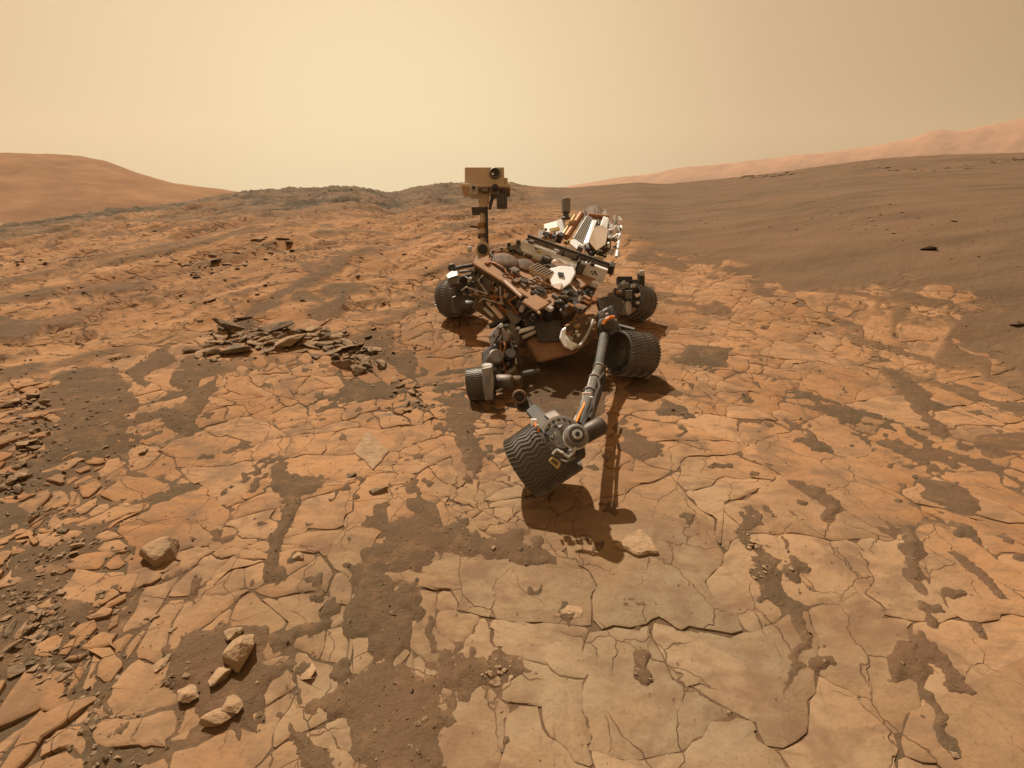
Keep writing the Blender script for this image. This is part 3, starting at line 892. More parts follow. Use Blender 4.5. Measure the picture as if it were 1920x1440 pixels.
ROCKG = [
 (0, 130, [(1200, 430), (1400, 420), (1600, 450), (1850, 430), (1800, 540)], (80, 40), (5, 9), 'rock_grey', '', '', '', (1.5, .9, .35), 0.3, .1),
 (0, 120, [(40, 760), (60, 900), (130, 1000), (60, 1150), (110, 1300), (60, 1400)], (60, 50), (9, 18), 'rock_grey', '', '', '', (1.2, .8, .5), 0.25, .3),
 (0, 130, [(250, 560), (420, 520), (560, 500), (700, 470), (760, 520)], (70, 34), (9, 20), 'rock_grey', '', '', '', (1.5, .8, .4), 0.28, .2),
 (0, 90, [(820, 430), (960, 425), (1010, 440), (760, 440)], (60, 14), (7, 14), 'rock_grey', '', '', '', (1.5, .8, .4), 0.3, .15),
 (0, 70, [(120, 540), (60, 520), (200, 470), (360, 430)], (60, 20), (8, 18), 'rock_grey', '', '', '', (1.6, .8, .35), 0.3, .15),
 (0, 90, [(30, 1050), (80, 1330), (160, 1250), (220, 1340), (60, 1400)], (60, 50), (14, 34), 'rock_grey', '', '', '', (1.2, .8, .4), 0.25, .3),
 (58, 170, [(380, 660), (420, 632), (500, 640), (560, 632), (620, 650), (680, 662)], (16, 13), (18, 44), 'rock_grey', 'angular grey rock', 'in the jumbled ledge left of the rover', 'rocks of the jumbled ledge left of the rover', (1.35, .75, .5), 0.22, 0.2),
 (14, 30, [(640, 670), (690, 690), (660, 700)], (20, 10), (14, 30), 'rock_grey', 'angular grey rock', 'heaped around the large overhanging block', 'rocks around the overhanging block', (1.1, .8, .7), 0.15, .4),
 (20, 40, [(740, 710), (790, 740), (760, 770), (830, 790)], (22, 10), (11, 24), 'rock_grey', 'broken grey stone', 'between the ledge and the front wheel', 'stones left of the front wheel', (1.2, .7, .5), 0.25, .3),
 (26, 60, [(10, 770), (70, 755), (75, 810), (40, 890), (20, 930)], (14, 14), (14, 36), 'rock_grey', 'rough grey rock', 'in the broken row along the left edge', 'rocks along the left edge', (1, .8, .7), 0.2, .35),
 (34, 80, [(20, 1180), (60, 1150), (110, 1180), (90, 1260), (40, 1240)], (26, 28), (13, 34), 'rock_grey', 'tilted grey rock plate', 'in the broken ground at lower left', 'rock plates at lower left', (1.2, .8, .45), 0.25, 0.3),
 (18, 60, [(150, 950), (90, 1000), (130, 1060), (60, 1060)], (30, 30), (11, 26), 'rock_grey', 'grey rock', 'strewn over the ground at far left', 'small rocks strewn at far left', (1, .8, .6), 0.25, .3),
 (18, 40, [(0, 500), (80, 488), (150, 480), (170, 478)], (6, 2), (10, 26), 'rock_grey', 'dark ledge rock', 'in the low row of outcrop at the left edge', 'rocks of the low outcrop row at left', (1.4, .8, .4), 0.2, 0.15),
 (22, 60, [(330, 500), (400, 490), (480, 470), (560, 455)], (26, 9), (9, 24), 'rock_grey', 'dark rock', 'on the orange slope up left of the rover', 'low rocks up the orange slope', (1.4, .8, .4), 0.25, 0.15),
 (12, 30, [(1380, 334), (1500, 324)], (12, 2), (6, 14), 'rock_grey', 'dark rock', 'on the nearer stretch of the right ridge', 'dark rocks on the nearer ridge', (1.6, 1, .3), 0.3, 0.06),
 (16, 50, [(1610, 316), (1740, 320), (1880, 302), (1918, 298)], (14, 3), (6, 16), 'rock_grey', 'dark rock', 'on the ridge crest at upper right', 'dark rocks on the upper right ridge', (1.6, 1, .3), 0.3, 0.06),
 (14, 40, [(1250, 420), (1370, 400), (1620, 380), (1700, 420), (1450, 450)], (60, 14), (5, 10), 'rock_grey', 'dark stone', 'scattered on the brown dune slope', 'stones on the dune slope', (1.6, 1, .35), 0.3, 0.1),
 (10, 40, [(560, 362), (660, 357), (700, 364), (600, 372)], (22, 3), (6, 16), 'rock_grey', 'dark rock', 'on the knoll left of the camera mast', 'dark rocks on the knoll', (1.6, 1, .3), 0.3, 0.06),
 (14, 20, [(900, 1235), (945, 1260), (920, 1275)], (16, 9), (7, 16), 'rock_tan', 'pale chip', 'lying on the fan shaped dark sand patch', 'pale chips on the fan shaped sand patch', (1, .8, .5), 0.25, .3),
 (14, 30, [(1400, 1010), (1415, 1060), (1420, 1090)], (8, 14), (7, 14), 'rock_tan', 'pale chip', 'in the head of the long sand filled crack', 'pale chips in the long crack', (1, .8, .5), 0.25, .3),
 (14, 40, [(1850, 1130), (1860, 1250), (1880, 1330), (1810, 1400)], (22, 30), (7, 16), 'rock_grey', 'dark stone', 'on the orange slab at lower right', 'stones at lower right', (1, .7, .5), 0.3, .25),
 (14, 50, [(300, 1130), (330, 1180), (270, 1160), (240, 1240)], (30, 24), (7, 16), 'rock_grey', 'brown stone', 'near the loose rock group at lower left', 'brown stones near the loose group', (1, .8, .6), 0.25, .3),
 (0, 90, [(60, 560), (300, 590), (520, 600), (700, 600), (800, 640)], (60, 30), (8, 18), 'rock_grey', '', '', '', (1.3, .8, .4), 0.25, .2),
 (0, 90, [(100, 900), (200, 1000), (150, 1150), (120, 1380), (260, 1400)], (70, 60), (12, 26), 'rock_grey', '', '', '', (1.1, .8, .5), 0.25, .25),
 (0, 60, [(1250, 640), (1400, 720), (1550, 800), (1700, 950)], (60, 50), (7, 14), 'rock_grey', '', '', '', (1.1, .8, .4), 0.3, .2),
]
for a in ROCKG:
    cluster(*a)
o = FRAG.build('rock_rubble', 'rock_grey'); tag(o, 'rubble of small broken stones around the ledges', 'rubble', kind='stuff')

# pebbles and grit: uncountable
mb = MB()
OCT = np.array([(1, 0, 0), (-1, 0, 0), (0, 1, 0), (0, -1, 0), (0, 0, 1), (0, 0, -1)], float)
OF = [(0, 2, 4), (2, 1, 4), (1, 3, 4), (3, 0, 4), (2, 0, 5), (1, 2, 5), (3, 1, 5), (0, 3, 5)]
NP = 9000
dpe = np.exp(rng.uniform(math.log(1.2), math.log(7.5), NP)); ape = rng.uniform(-52, 52, NP)*math.pi/180
xp, yp = dpe*np.sin(ape), dpe*np.cos(ape)
smp, dmp = sand_mask(xp, yp), dune_mask(xp, yp)
ppx, ppy = proj(xp, yp, T0(xp, yp)); rgp = rough(ppx, ppy)
keep = (rng.uniform(0, 1, NP) < 0.12 + 0.35*smp + 0.7*rgp) & (dmp < 0.6)
zp = surf(xp, yp, smp, dmp)
for x, y, z, d, rgq in zip(xp[keep], yp[keep], zp[keep], dpe[keep], rgp[keep]):
    s = min(0.016, 0.0035*math.exp(abs(random.gauss(0, 0.55)))*(0.7 + 0.16*d)*(1 + 0.8*rgq))
    q = OCT*np.array([s*random.uniform(.8, 1.5), s*random.uniform(.7, 1.2), s*random.uniform(.5, .9)])
    an = random.uniform(0, 6.28); ca, sa = math.cos(an), math.sin(an)
    q = np.stack([q[:, 0]*ca - q[:, 1]*sa, q[:, 0]*sa + q[:, 1]*ca, q[:, 2]], 1) + rng.normal(0, 0.2*s, (6, 3))
    mb.add(q + np.array([x, y, z + 0.2*s]), OF)
o = mb.build('pebbles', 'rock_grey')
tag(o, 'scattered pebbles and grit on the sand', 'pebbles', kind='stuff')

# ------------------------------------------------------------------ rover
def unit(v): v = np.array(v, float); return v/np.linalg.norm(v)
RF = unit((-0.5686, -0.8058, -0.1657)); RL = unit((0.782, -0.467, -0.4128)); RL = unit(RL - RF*(RL@RF)); RU = np.cross(RF, RL)
RC = np.array((0.313, 5.54, 1.237))
HL, HW = 0.61, 0.465
BASE = np.array((0.35, 5.2, float(T(0.35, 5.2))))
rover = bpy.data.objects.new('mars_rover', None); COL.objects.link(rover); rover.location = tuple(BASE)
ORG['mars_rover'] = BASE
tag(rover, 'dusty six wheeled rover with camera mast and robot arm standing on the bedrock', 'rover')

def RV(f, l, u): return RC + RF*f + RL*l + RU*u
def DK(px, py, h=0.0):
    r = ray(px, py); p0 = RC + RU*h
    return cO + r*(((p0 - cO) @ RU)/(r @ RU))
def part(name, mb, mat, parent=None, bevel=0.006, smooth=False):
    return mb.build(name, mat, parent or rover, bevel, smooth, BASE)
def rbox(c, hf, hl, hu): return MB().box(c, RF, RL, RU, hf, hl, hu)
def dbox(name, px, py, hf, hl, hu, mat, h0=0.0, parent=None, bevel=0.006):
    return part(name, rbox(DK(px, py, h0) + RU*hu, hf, hl, hu), mat, parent, bevel)
CAMT = -cF                                             # towards the lens
def cbox(name, x0, y0, x1, y1, d, th, mat, parent=None, bevel=0.005, vec=None):
    """upright box whose face towards the lens spans the given picture rectangle at its real depth"""
    pts = [P(x0, y0, d), P(x1, y0, d), P(x1, y1, d), P(x0, y1, d)]
    return part(name, MB().prism(pts, (cF*th if vec is None else vec)), mat, parent, bevel)
def cpoly(name, pts, th, mat, parent=None, bevel=0.005, vec=None):
    return part(name, MB().prism([P(*q) for q in pts], (cF*th if vec is None else vec)), mat, parent, bevel)
def ctube(name, q0, q1, r, mat, parent=None, r1=None, k=12):
    return part(name, MB().tube(P(*q0), P(*q1), r, r1, k), mat, parent, 0, True)
def cdisc(name, px, py, d, r, th, mat, parent=None, ax=None, prof=None, k=24):
    ax = CAMT if ax is None else unit(ax)
    return part(name, MB().lathe(P(px, py, d) - ax*th*0.5, ax*th, prof or [(0, r), (0.85, r), (1, r*0.9)], k), mat, parent, 0, True)

# body
body = part('chassis', MB().prism([RV(HL, -HW, 0), RV(HL, HW, 0), RV(-HL, HW, 0), RV(-HL, -HW, 0)], -RU*0.34), 'panel_brown', bevel=0.02)
deck = part('deck', MB().prism([RV(HL+.02, -HW-.02, 0.003), RV(HL+.02, HW+.02, 0.003), RV(-HL, HW+.02, 0.003), RV(-HL, -HW-.02, 0.003)], RU*0.022), 'deck_dust', bevel=0.008)
# panels, brackets and straps on the visible body faces
for l0, l1, u0, u1, mt in [(-.44, -.16, -.30, -.05, 'bar_grey'), (-.13, .10, -.30, -.04, 'panel_brown'), (.13, .43, -.20, -.03, 'dark_metal'), (.15, .40, -.32, -.22, 'bar_grey')]:
    part('side_panel', rbox(RV(HL+.012, (l0+l1)/2, (u0+u1)/2), .014, (l1-l0)/2, (u1-u0)/2), mt)
for f0, f1, u0, u1, mt in [(.2, .55, -.28, -.05, 'dark_metal'), (-.2, .15, -.30, -.06, 'copper'), (-.56, -.25, -.28, -.05, 'bar_grey')]:
    part('side_panel', rbox(RV((f0+f1)/2, HW+.012, (u0+u1)/2), (f1-f0)/2, .014, (u1-u0)/2), mt)
for k in range(9):
    part('bracket', rbox(RV(HL+.03, -.42+.1*k, random.uniform(-.28, -.06)), .012, random.uniform(.01, .03), random.uniform(.015, .05)), random.choice(['grey_metal', 'dark_metal', 'head_tan', 'pale_grey']))
for k in range(8):
    part('bracket', rbox(RV(-.5+.14*k, HW+.03, random.uniform(-.28, -.06)), random.uniform(.015, .04), .012, random.uniform(.015, .05)), random.choice(['grey_metal', 'dark_metal', 'copper', 'black']))
for k in range(26):
    part('bracket', rbox(RV(HL+.035, random.uniform(-.44, .44), random.uniform(-.32, -.03)), random.uniform(.008, .03), random.uniform(.006, .03), random.uniform(.006, .04)), random.choice(['grey_metal', 'dark_metal', 'bar_grey', 'pale_grey', 'black', 'panel_brown']), bevel=.003)
for k in range(9):
    l_ = random.uniform(-.42, .4); p0 = RV(HL+.05, l_, -.02)
    part('cable', MB().path([p0] + [RV(HL+.05+random.uniform(0, .03), l_ + .05*j*random.choice([-1, 1]) + random.gauss(0, .02), -.02-.075*j) for j in range(1, 5)], random.uniform(.005, .012)), random.choice(['black', 'dark_metal', 'pale_grey', 'copper']), bevel=0, smooth=True)
# edge rails
part('edge_rail', MB().tube(DK(946, 528, .03), DK(977, 556, .03), .017), 'pink_tank', smooth=True, bevel=0)
part('edge_rail', MB().tube(DK(985, 562, .03), DK(1012, 588, .03), .014), 'head_tan', smooth=True, bevel=0)
part('edge_rail', MB().tube(DK(1066, 530, .05), DK(1098, 566, .02), .016), 'head_tan', smooth=True, bevel=0)
part('edge_rail', MB().tube(DK(1000, 522, .05), DK(1050, 545, .05), .012), 'copper', smooth=True, bevel=0)

# front of the deck: inlets, ribbed box, hatches
def inlet(px, py, r, h, mt, mt2):
    c = DK(px, py, .02)
    o = part('sample_inlet', MB().lathe(c, RU*h, [(0, r*1.15), (.3, r*1.1), (.4, r), (1, r)], 20), mt, bevel=0, smooth=True)
    part('inlet_cover', MB().lathe(c + RU*h, RU*.015, [(0, r*.8), (1, r*.7)], 20), mt2, o, bevel=0, smooth=True)
    return o
inlet(1011, 549, .062, .035, 'grey_metal', 'black')
inlet(981, 532, .055, .03, 'bar_grey', 'dark_metal')
inlet(962, 519, .035, .05, 'copper', 'black')
inlet(1022, 494, .05, .07, 'dark_metal', 'bar_grey')
hump = part('dust_cover', MB().lathe(DK(948, 494, .02) , RU*.07, [(0, .17), (.4, .16), (.8, .12), (1, .07)], 18), 'panel_brown', bevel=0, smooth=True)
part('dust_cover', MB().lathe(DK(985, 500, .02), RU*.06, [(0, .13), (.5, .12), (1, .06)], 16), 'panel_brown', bevel=0, smooth=True)
rb = dbox('ribbed_box', 1013, 516, .085, .11, .035, 'head_tan', .02)
for k in range(7):
    part('rib', rbox(DK(1013, 516, .02) + RL*(-.09 + .03*k) + RU*.072 , .08, .006, .006), 'dark_metal', rb, 0.002)
dbox('hatch', 1004, 570, .12, .09, .012, 'deck_dust', .025)
dbox('calibration_target', 1030, 582, .03, .03, .02, 'pale_grey', .03)
dbox('hazard_camera', 1026, 597, .03, .04, .035, 'black', -.09)
dbox('hazard_camera', 1000, 600, .025, .03, .03, 'dark_metal', -.12)

# dark machinery at the near right corner
for k in range(34):
    px = random.uniform(1048, 1108); py = random.uniform(544, 586); s_ = random.uniform(.010, .026)
    if random.random() < .5:
        dbox('equipment_box', px, py, s_*random.uniform(.6, 2.2), s_*random.uniform(.6, 1.8), s_, random.choice(['dark_metal', 'black', 'panel_brown', 'bar_grey', 'copper', 'deck_dust']), .03 + random.uniform(0, .06), None, .003)
    else:
        p0 = DK(px, py, .04 + random.uniform(0, .07)); a_ = unit(RF*random.gauss(0, 1) + RL*random.gauss(0, 1) + RU*random.gauss(0, .5))
        part('motor', MB().lathe(p0 - a_*s_*2, a_*s_*4, [(0, s_*.8), (.1, s_), (.6, s_), (.62, s_*.7), (1, s_*.7)], 12), random.choice(['dark_metal', 'black', 'bar_grey', 'panel_brown']), bevel=0, smooth=True)
for px, py, a_, b_, c_, mt in [(1060, 560, .05, .05, .035, 'dark_metal'), (1075, 573, .05, .05, .04, 'black'), (1098, 574, .05, .04, .035, 'copper'), (1108, 566, .04, .05, .025, 'copper'), (1070, 548, .03, .1, .015, 'black')]:
    dbox('equipment_box', px, py, a_, b_, c_, mt, 0.02)
part('motor', MB().tube(DK(1062, 552, .07), DK(1085, 580, .05), .045), 'dark_metal', bevel=0, smooth=True)
part('motor', MB().tube(DK(1045, 565, .06), DK(1062, 590, .02), .035), 'bar_grey', bevel=0, smooth=True)

# white equipment bay with the long dark beam across it
bd = unit(DK(1140, 500, .15) - DK(989, 447, .15)); bn = unit(np.cross(RU, bd))
if bn @ CAMT < 0: bn = -bn
bc0, bc1 = DK(988, 447, .15), DK(1141, 501, .15)
beam = part('cross_beam', MB().box((bc0+bc1)/2, bd, bn, RU, np.linalg.norm(bc1-bc0)/2, .05, .035), 'bar_grey')
part('beam_rail', MB().tube(bc0 + bn*.02 + RU*.045, bc1 + bn*.02 + RU*.045, .012), 'dark_metal', beam, 0, True)
part('beam_cap', MB().box(bc1 + bd*.03, bd, bn, RU, .03, .06, .05), 'dark_metal', beam)
for t in (.25, .45, .62, .8):
    part('beam_clamp', MB().box(bc0 + (bc1-bc0)*t, bd, bn, RU, .012, .056, .042), 'dark_metal', beam)
def bbox(name, t, off, u, hb, hn, hu, mt, bevel=0.006, parent=None):
    return part(name, MB().box(bc0 + (bc1-bc0)*t + bn*off + RU*u, bd, bn, RU, hb, hn, hu), mt, parent, bevel)
bbox('white_panel', .17, .075, -.06, .20, .035, .06, 'white_paint')
bbox('white_panel', .14, .13, -.10, .15, .03, .03, 'white_paint')
bbox('white_panel', .50, .10, -.09, .16, .05, .055, 'white_paint')
wp = bbox('white_panel', .50, .20, -.12, .15, .07, .03, 'white_paint')
bbox('slot', .50, .275, -.115, .03, .004, .012, 'black', .001, wp)
wq = bbox('white_panel', .86, .09, -.07, .13, .03, .085, 'white_paint')
for k, (a_, b_) in enumerate([(-.03, .01), (-.01, -.01), (.012, .012), (.03, -.004), (0, .022)]):
    part('dark_marking', MB().box(bc0 + (bc1-bc0)*.86 + bn*.122 + bd*a_ + RU*(-.07 + b_), bd, bn, RU, .008, .002, .01), 'black', wq, .0)
bbox('white_panel', .88, .18, -.16, .07, .03, .03, 'white_paint')
bbox('support_post', .70, .12, -.10, .035, .05, .11, 'bar_grey')
bbox('support_post', .655, .11, -.10, .014, .045, .12, 'black')
cw = cpoly('white_cowl', [(1030, 504, 5.32), (1050, 498, 5.38), (1076, 500, 5.40), (1080, 512, 5.34), (1070, 531, 5.22), (1052, 544, 5.12), (1038, 540, 5.12), (1028, 522, 5.22)], .10, 'white_paint', bevel=.012)
cpoly('slot', [(1046, 510, 5.27), (1057, 511, 5.27), (1057, 518, 5.24), (1047, 517, 5.24)], .03, 'black', cw, .001)
cpoly('cowl_patch', [(1036, 533, 5.14), (1054, 530, 5.17), (1050, 543, 5.10), (1039, 539, 5.10)], .02, 'pink_tank', cw, .001)
tk = part('tank', MB().lathe(DK(1034, 492, .07), DK(1064, 502, .07) - DK(1034, 492, .07), [(0, .02), (.06, .04), (.15, .048), (.85, .048), (.95, .04), (1, .02)], 18), 'pink_tank', bevel=0, smooth=True)
for k in range(10):
    bbox('connector', random.uniform(.05, .95), random.uniform(.05, .2), random.uniform(-.05, .04), random.uniform(.01, .03), random.uniform(.01, .02), random.uniform(.008, .02), random.choice(['dark_metal', 'grey_metal', 'pale_grey', 'brass', 'black']), .002)

# behind the beam: power source with white heat panels, antennas
ant = part('ultra_high_frequency_antenna', MB().lathe(P(1061, 399, 6.35), P(1061, 373, 6.35) - P(1061, 399, 6.35), [(0, .05), (.04, .058), (.96, .058), (1, .05)], 20), 'grey_metal', bevel=0, smooth=True)
part('antenna_base', MB().lathe(P(1061, 410, 6.35), P(1061, 399, 6.35) - P(1061, 410, 6.35), [(0, .06), (.4, .04), (1, .035)], 16), 'dark_metal', ant, 0, True)
cpoly('white_box', [(1010, 431, 6.3), (1043, 437, 6.25), (1040, 460, 6.2), (1009, 450, 6.25)], .16, 'pale_grey')
cpoly('white_box', [(1044, 413, 6.4), (1060, 409, 6.4), (1060, 438, 6.3), (1043, 440, 6.3)], .12, 'white_paint')
cpoly('white_box', [(1020, 420, 6.45), (1044, 414, 6.45), (1046, 432, 6.35), (1022, 436, 6.35)], .12, 'white_paint')
cpoly('heat_panel', [(1062, 452, 6.08), (1078, 448, 6.06), (1096, 460, 5.98), (1082, 468, 5.98)], .05, 'white_paint')
cpoly('copper_strap', [(1030, 428, 6.22), (1048, 424, 6.22), (1050, 431, 6.2), (1032, 435, 6.2)], .04, 'brass')
part('strut', MB().tube(P(1062, 445, 6.15), P(1090, 402, 6.5), .04), 'copper', bevel=0, smooth=True)
part('strut', MB().tube(P(1056, 440, 6.15), P(1078, 404, 6.5), .018), 'brass', bevel=0, smooth=True)
gen = part('power_generator', MB().tube(P(1122, 462, 6.2), P(1112, 405, 7.0), .16, .15, 16), 'panel_brown', bevel=0, smooth=True)
for k in range(8):
    q = k*math.pi/4; a0 = P(1122, 460, 6.22); a1 = P(1112, 406, 6.98); ax = unit(a1-a0); u = unit(np.cross(ax, (0, 0, 1))); v = np.cross(ax, u)
    dr = u*math.cos(q) + v*math.sin(q); sd_ = np.cross(ax, dr)
    part('fin', MB().box((a0+a1)/2 + dr*.17, ax, dr, sd_, .34, .045, .006), 'bar_grey', gen, 0)
hp = cpoly('heat_panel', [(1074, 446, 6.1), (1100, 404, 6.35), (1112, 409, 6.35), (1094, 456, 6.05)], .03, 'pale_grey')
for k in range(5):
    t = .12 + .19*k
    part('panel_seam', MB().tube(P(1074, 446, 6.09)*(1-t) + P(1094, 456, 6.04)*t, P(1100, 404, 6.34)*(1-t) + P(1112, 409, 6.34)*t, .005), 'grey_metal', hp, 0)
cpoly('heat_panel', [(1094, 456, 6.02), (1111, 412, 6.28), (1120, 413, 6.28), (1103, 455, 6.0), (1106, 466, 5.98)], .03, 'white_paint')
cpoly('high_gain_antenna', [(1103, 452, 5.98), (1113, 428, 6.1), (1128, 421, 6.12), (1141, 430, 6.08), (1136, 458, 5.96), (1118, 470, 5.92)], .03, 'head_tan')
cpoly('heat_panel', [(1125, 424, 6.2), (1132, 405, 6.32), (1142, 408, 6.32), (1138, 432, 6.2)], .03, 'white_paint')
ctube('strut', (1104, 404, 6.4), (1142, 408, 6.35), .035, 'copper')
for k in range(40):
    px = random.uniform(1140, 1164); py = random.uniform(405, 476)
    px += (440-py)*0.12
    p0 = P(px, py, random.uniform(5.95, 6.3)); a_ = unit(rng.normal(0, 1, 3))
    part('heat_pipe', MB().tube(p0 - a_*.035, p0 + a_*.035, random.uniform(.008, .018), None, 8), random.choice(['white_paint', 'white_paint', 'white_paint', 'pale_grey', 'grey_metal']), bevel=0, smooth=True)
part('strut', MB().tube(P(1156, 482, 5.9), P(1165, 425, 6.2), .02), 'white_paint', bevel=0, smooth=True)
part('strut', MB().tube(P(1142, 425, 6.2), P(1165, 428, 6.2), .014), 'white_paint', bevel=0, smooth=True)
cpoly('hose', [(1142, 500, 5.7), (1152, 496, 5.75), (1152, 512, 5.7), (1143, 520, 5.65)], .03, 'copper')
for k in range(26):
    px = random.uniform(1005, 1135); py = 442 + (px-989)*.34 - random.uniform(2, 26)
    d_ = 6.15 - (px-989)*.0018
    p0 = P(px, py, d_ + random.uniform(-.05, .15)); s = random.uniform(.012, .035)
    part('equipment_box', MB().box(p0, bd, bn, RU, s*random.uniform(.6, 1.6), s, s*random.uniform(.5, 1.2)), random.choice(['dark_metal', 'dark_metal', 'grey_metal', 'pale_grey', 'black', 'brass', 'blue_film', 'copper']), bevel=.003)

# small boxes and harness over the front deck
for k in range(44):
    f_ = random.uniform(-.35, .57); l_ = random.uniform(-.44, .44); s = random.uniform(.012, .04)
    part('equipment_box', rbox(RV(f_, l_, .025 + s*.6), s*random.uniform(.5, 1.8), s*random.uniform(.5, 1.5), s*.6), random.choice(['dark_metal', 'bar_grey', 'deck_dust', 'head_tan', 'copper', 'grey_metal', 'panel_brown', 'black']), bevel=.003)
for k in range(16):
    f_ = random.uniform(-.3, .5); l_ = random.uniform(-.4, .35); pts = []
    dq = unit((random.gauss(0, 1), random.gauss(0, 1), 0))
    for j in range(6):
        pts.append(RV(min(.6, max(-.5, f_ + dq[0]*.07*j + random.gauss(0, .012))), min(.45, max(-.45, l_ + dq[1]*.07*j + random.gauss(0, .012))), .035 + .02*math.sin(j*.63)))
    part('cable', MB().path(pts, random.uniform(.006, .012)), random.choice(['black', 'dark_metal', 'copper', 'pale_grey']), bevel=0, smooth=True)

# mast
D0 = 5.7
mast = ctube('mast', (906, 468, D0), (905, 392, D0), .034, 'head_tan')
ctube('mast_cable', (914, 470, D0-.05), (912, 388, D0-.05), .016, 'black', mast)
ctube('mast_collar', (904, 428, D0), (904, 420, D0), .055, 'copper', mast)
ctube('mast_collar', (905, 446, D0), (905, 440, D0), .06, 'panel_brown', mast)
ctube('mast_bracket', (881, 424, D0), (900, 427, D0), .012, 'dark_metal', mast)
cbox('mast_plate', 884, 388, 914, 397, D0-.06, .12, 'dark_metal', mast)
cbox('mast_neck', 898, 374, 914, 390, D0-.04, .12, 'head_tan', mast)
cpoly('mast_yoke', [(896, 376, D0-.05), (903, 355, D0-.05), (914, 355, D0-.05), (918, 378, D0-.05)], .1, 'head_tan', mast)
ctube('mast_cable', (918, 392, D0-.1), (924, 366, D0-.1), .018, 'black', mast)
drum = cdisc('mast_drum', 905, 467, D0-.1, .078, .10, 'head_tan', None)
cdisc('drum_cover', 905, 467, D0-.16, .055, .02, 'black', drum)
cpoly('mast_base', [(888, 492, D0-.15), (898, 470, D0-.1), (916, 470, D0-.1), (926, 492, D0-.2)], .14, 'head_tan')
head = cbox('mast_head', 871, 312, 945, 346, D0-.12, .26, 'head_tan', bevel=.012)
cbox('camera_shelf', 864, 344, 957, 350, D0-.15, .3, 'head_tan', head)
ln = cdisc('laser_window', 928, 325, D0-.13, .063, .05, 'bar_grey', head, prof=[(0, .063), (.8, .063), (1, .052), (1, .046), (.5, .044)])
cdisc('laser_mirror', 928, 326, D0-.145, .044, .012, 'lens_glass', head)
cdisc('lens_glint', 924, 326, D0-.155, .012, .006, 'white_paint', head)  # white disc standing in for the bright glint in the lens
for x, r in ((888, .046), (928, .05)):
    cbox('camera_body', x-8, 350, x+8, 364, D0-.14, .14, 'pale_grey' if x < 900 else 'bar_grey', head)
    cdisc('camera_lens', x, 352, D0-.16, r*.75, .05, 'pale_grey' if x < 900 else 'dark_metal', head)
    cdisc('camera_glass', x, 352, D0-.19, r*.4, .02, 'black', head)
cbox('camera_body', 903, 350, 916, 358, D0-.13, .12, 'grey_metal', head)
cbox('camera_body', 938, 349, 956, 362, D0-.1, .12, 'panel_brown', head)
nb = cbox('electronics_case', 931, 361, 951, 384, D0-.12, .14, 'dark_metal', head)
for k in range(4):
    cbox('cooling_fin', 932+5*k, 363, 934+5*k, 383, D0-.132, .02, 'bar_grey', head, .001)
cbox('head_sensor', 945, 333, 952, 344, D0-.1, .06, 'head_tan', head)
for x0, y0, x1, y1, mt in [(922, 470, 940, 484, 'black'), (938, 464, 950, 480, 'dark_metal'), (951, 455, 958, 474, 'black'), (960, 460, 972, 472, 'bar_grey'), (945, 474, 966, 486, 'white_paint'), (968, 450, 976, 472, 'dark_metal'), (876, 462, 884, 470, 'pale_grey'), (893, 484, 905, 498, 'bar_grey')]:
    cbox('equipment_box', x0, y0, x1, y1, D0-.05+random.uniform(-.05, .15), .08, mt)

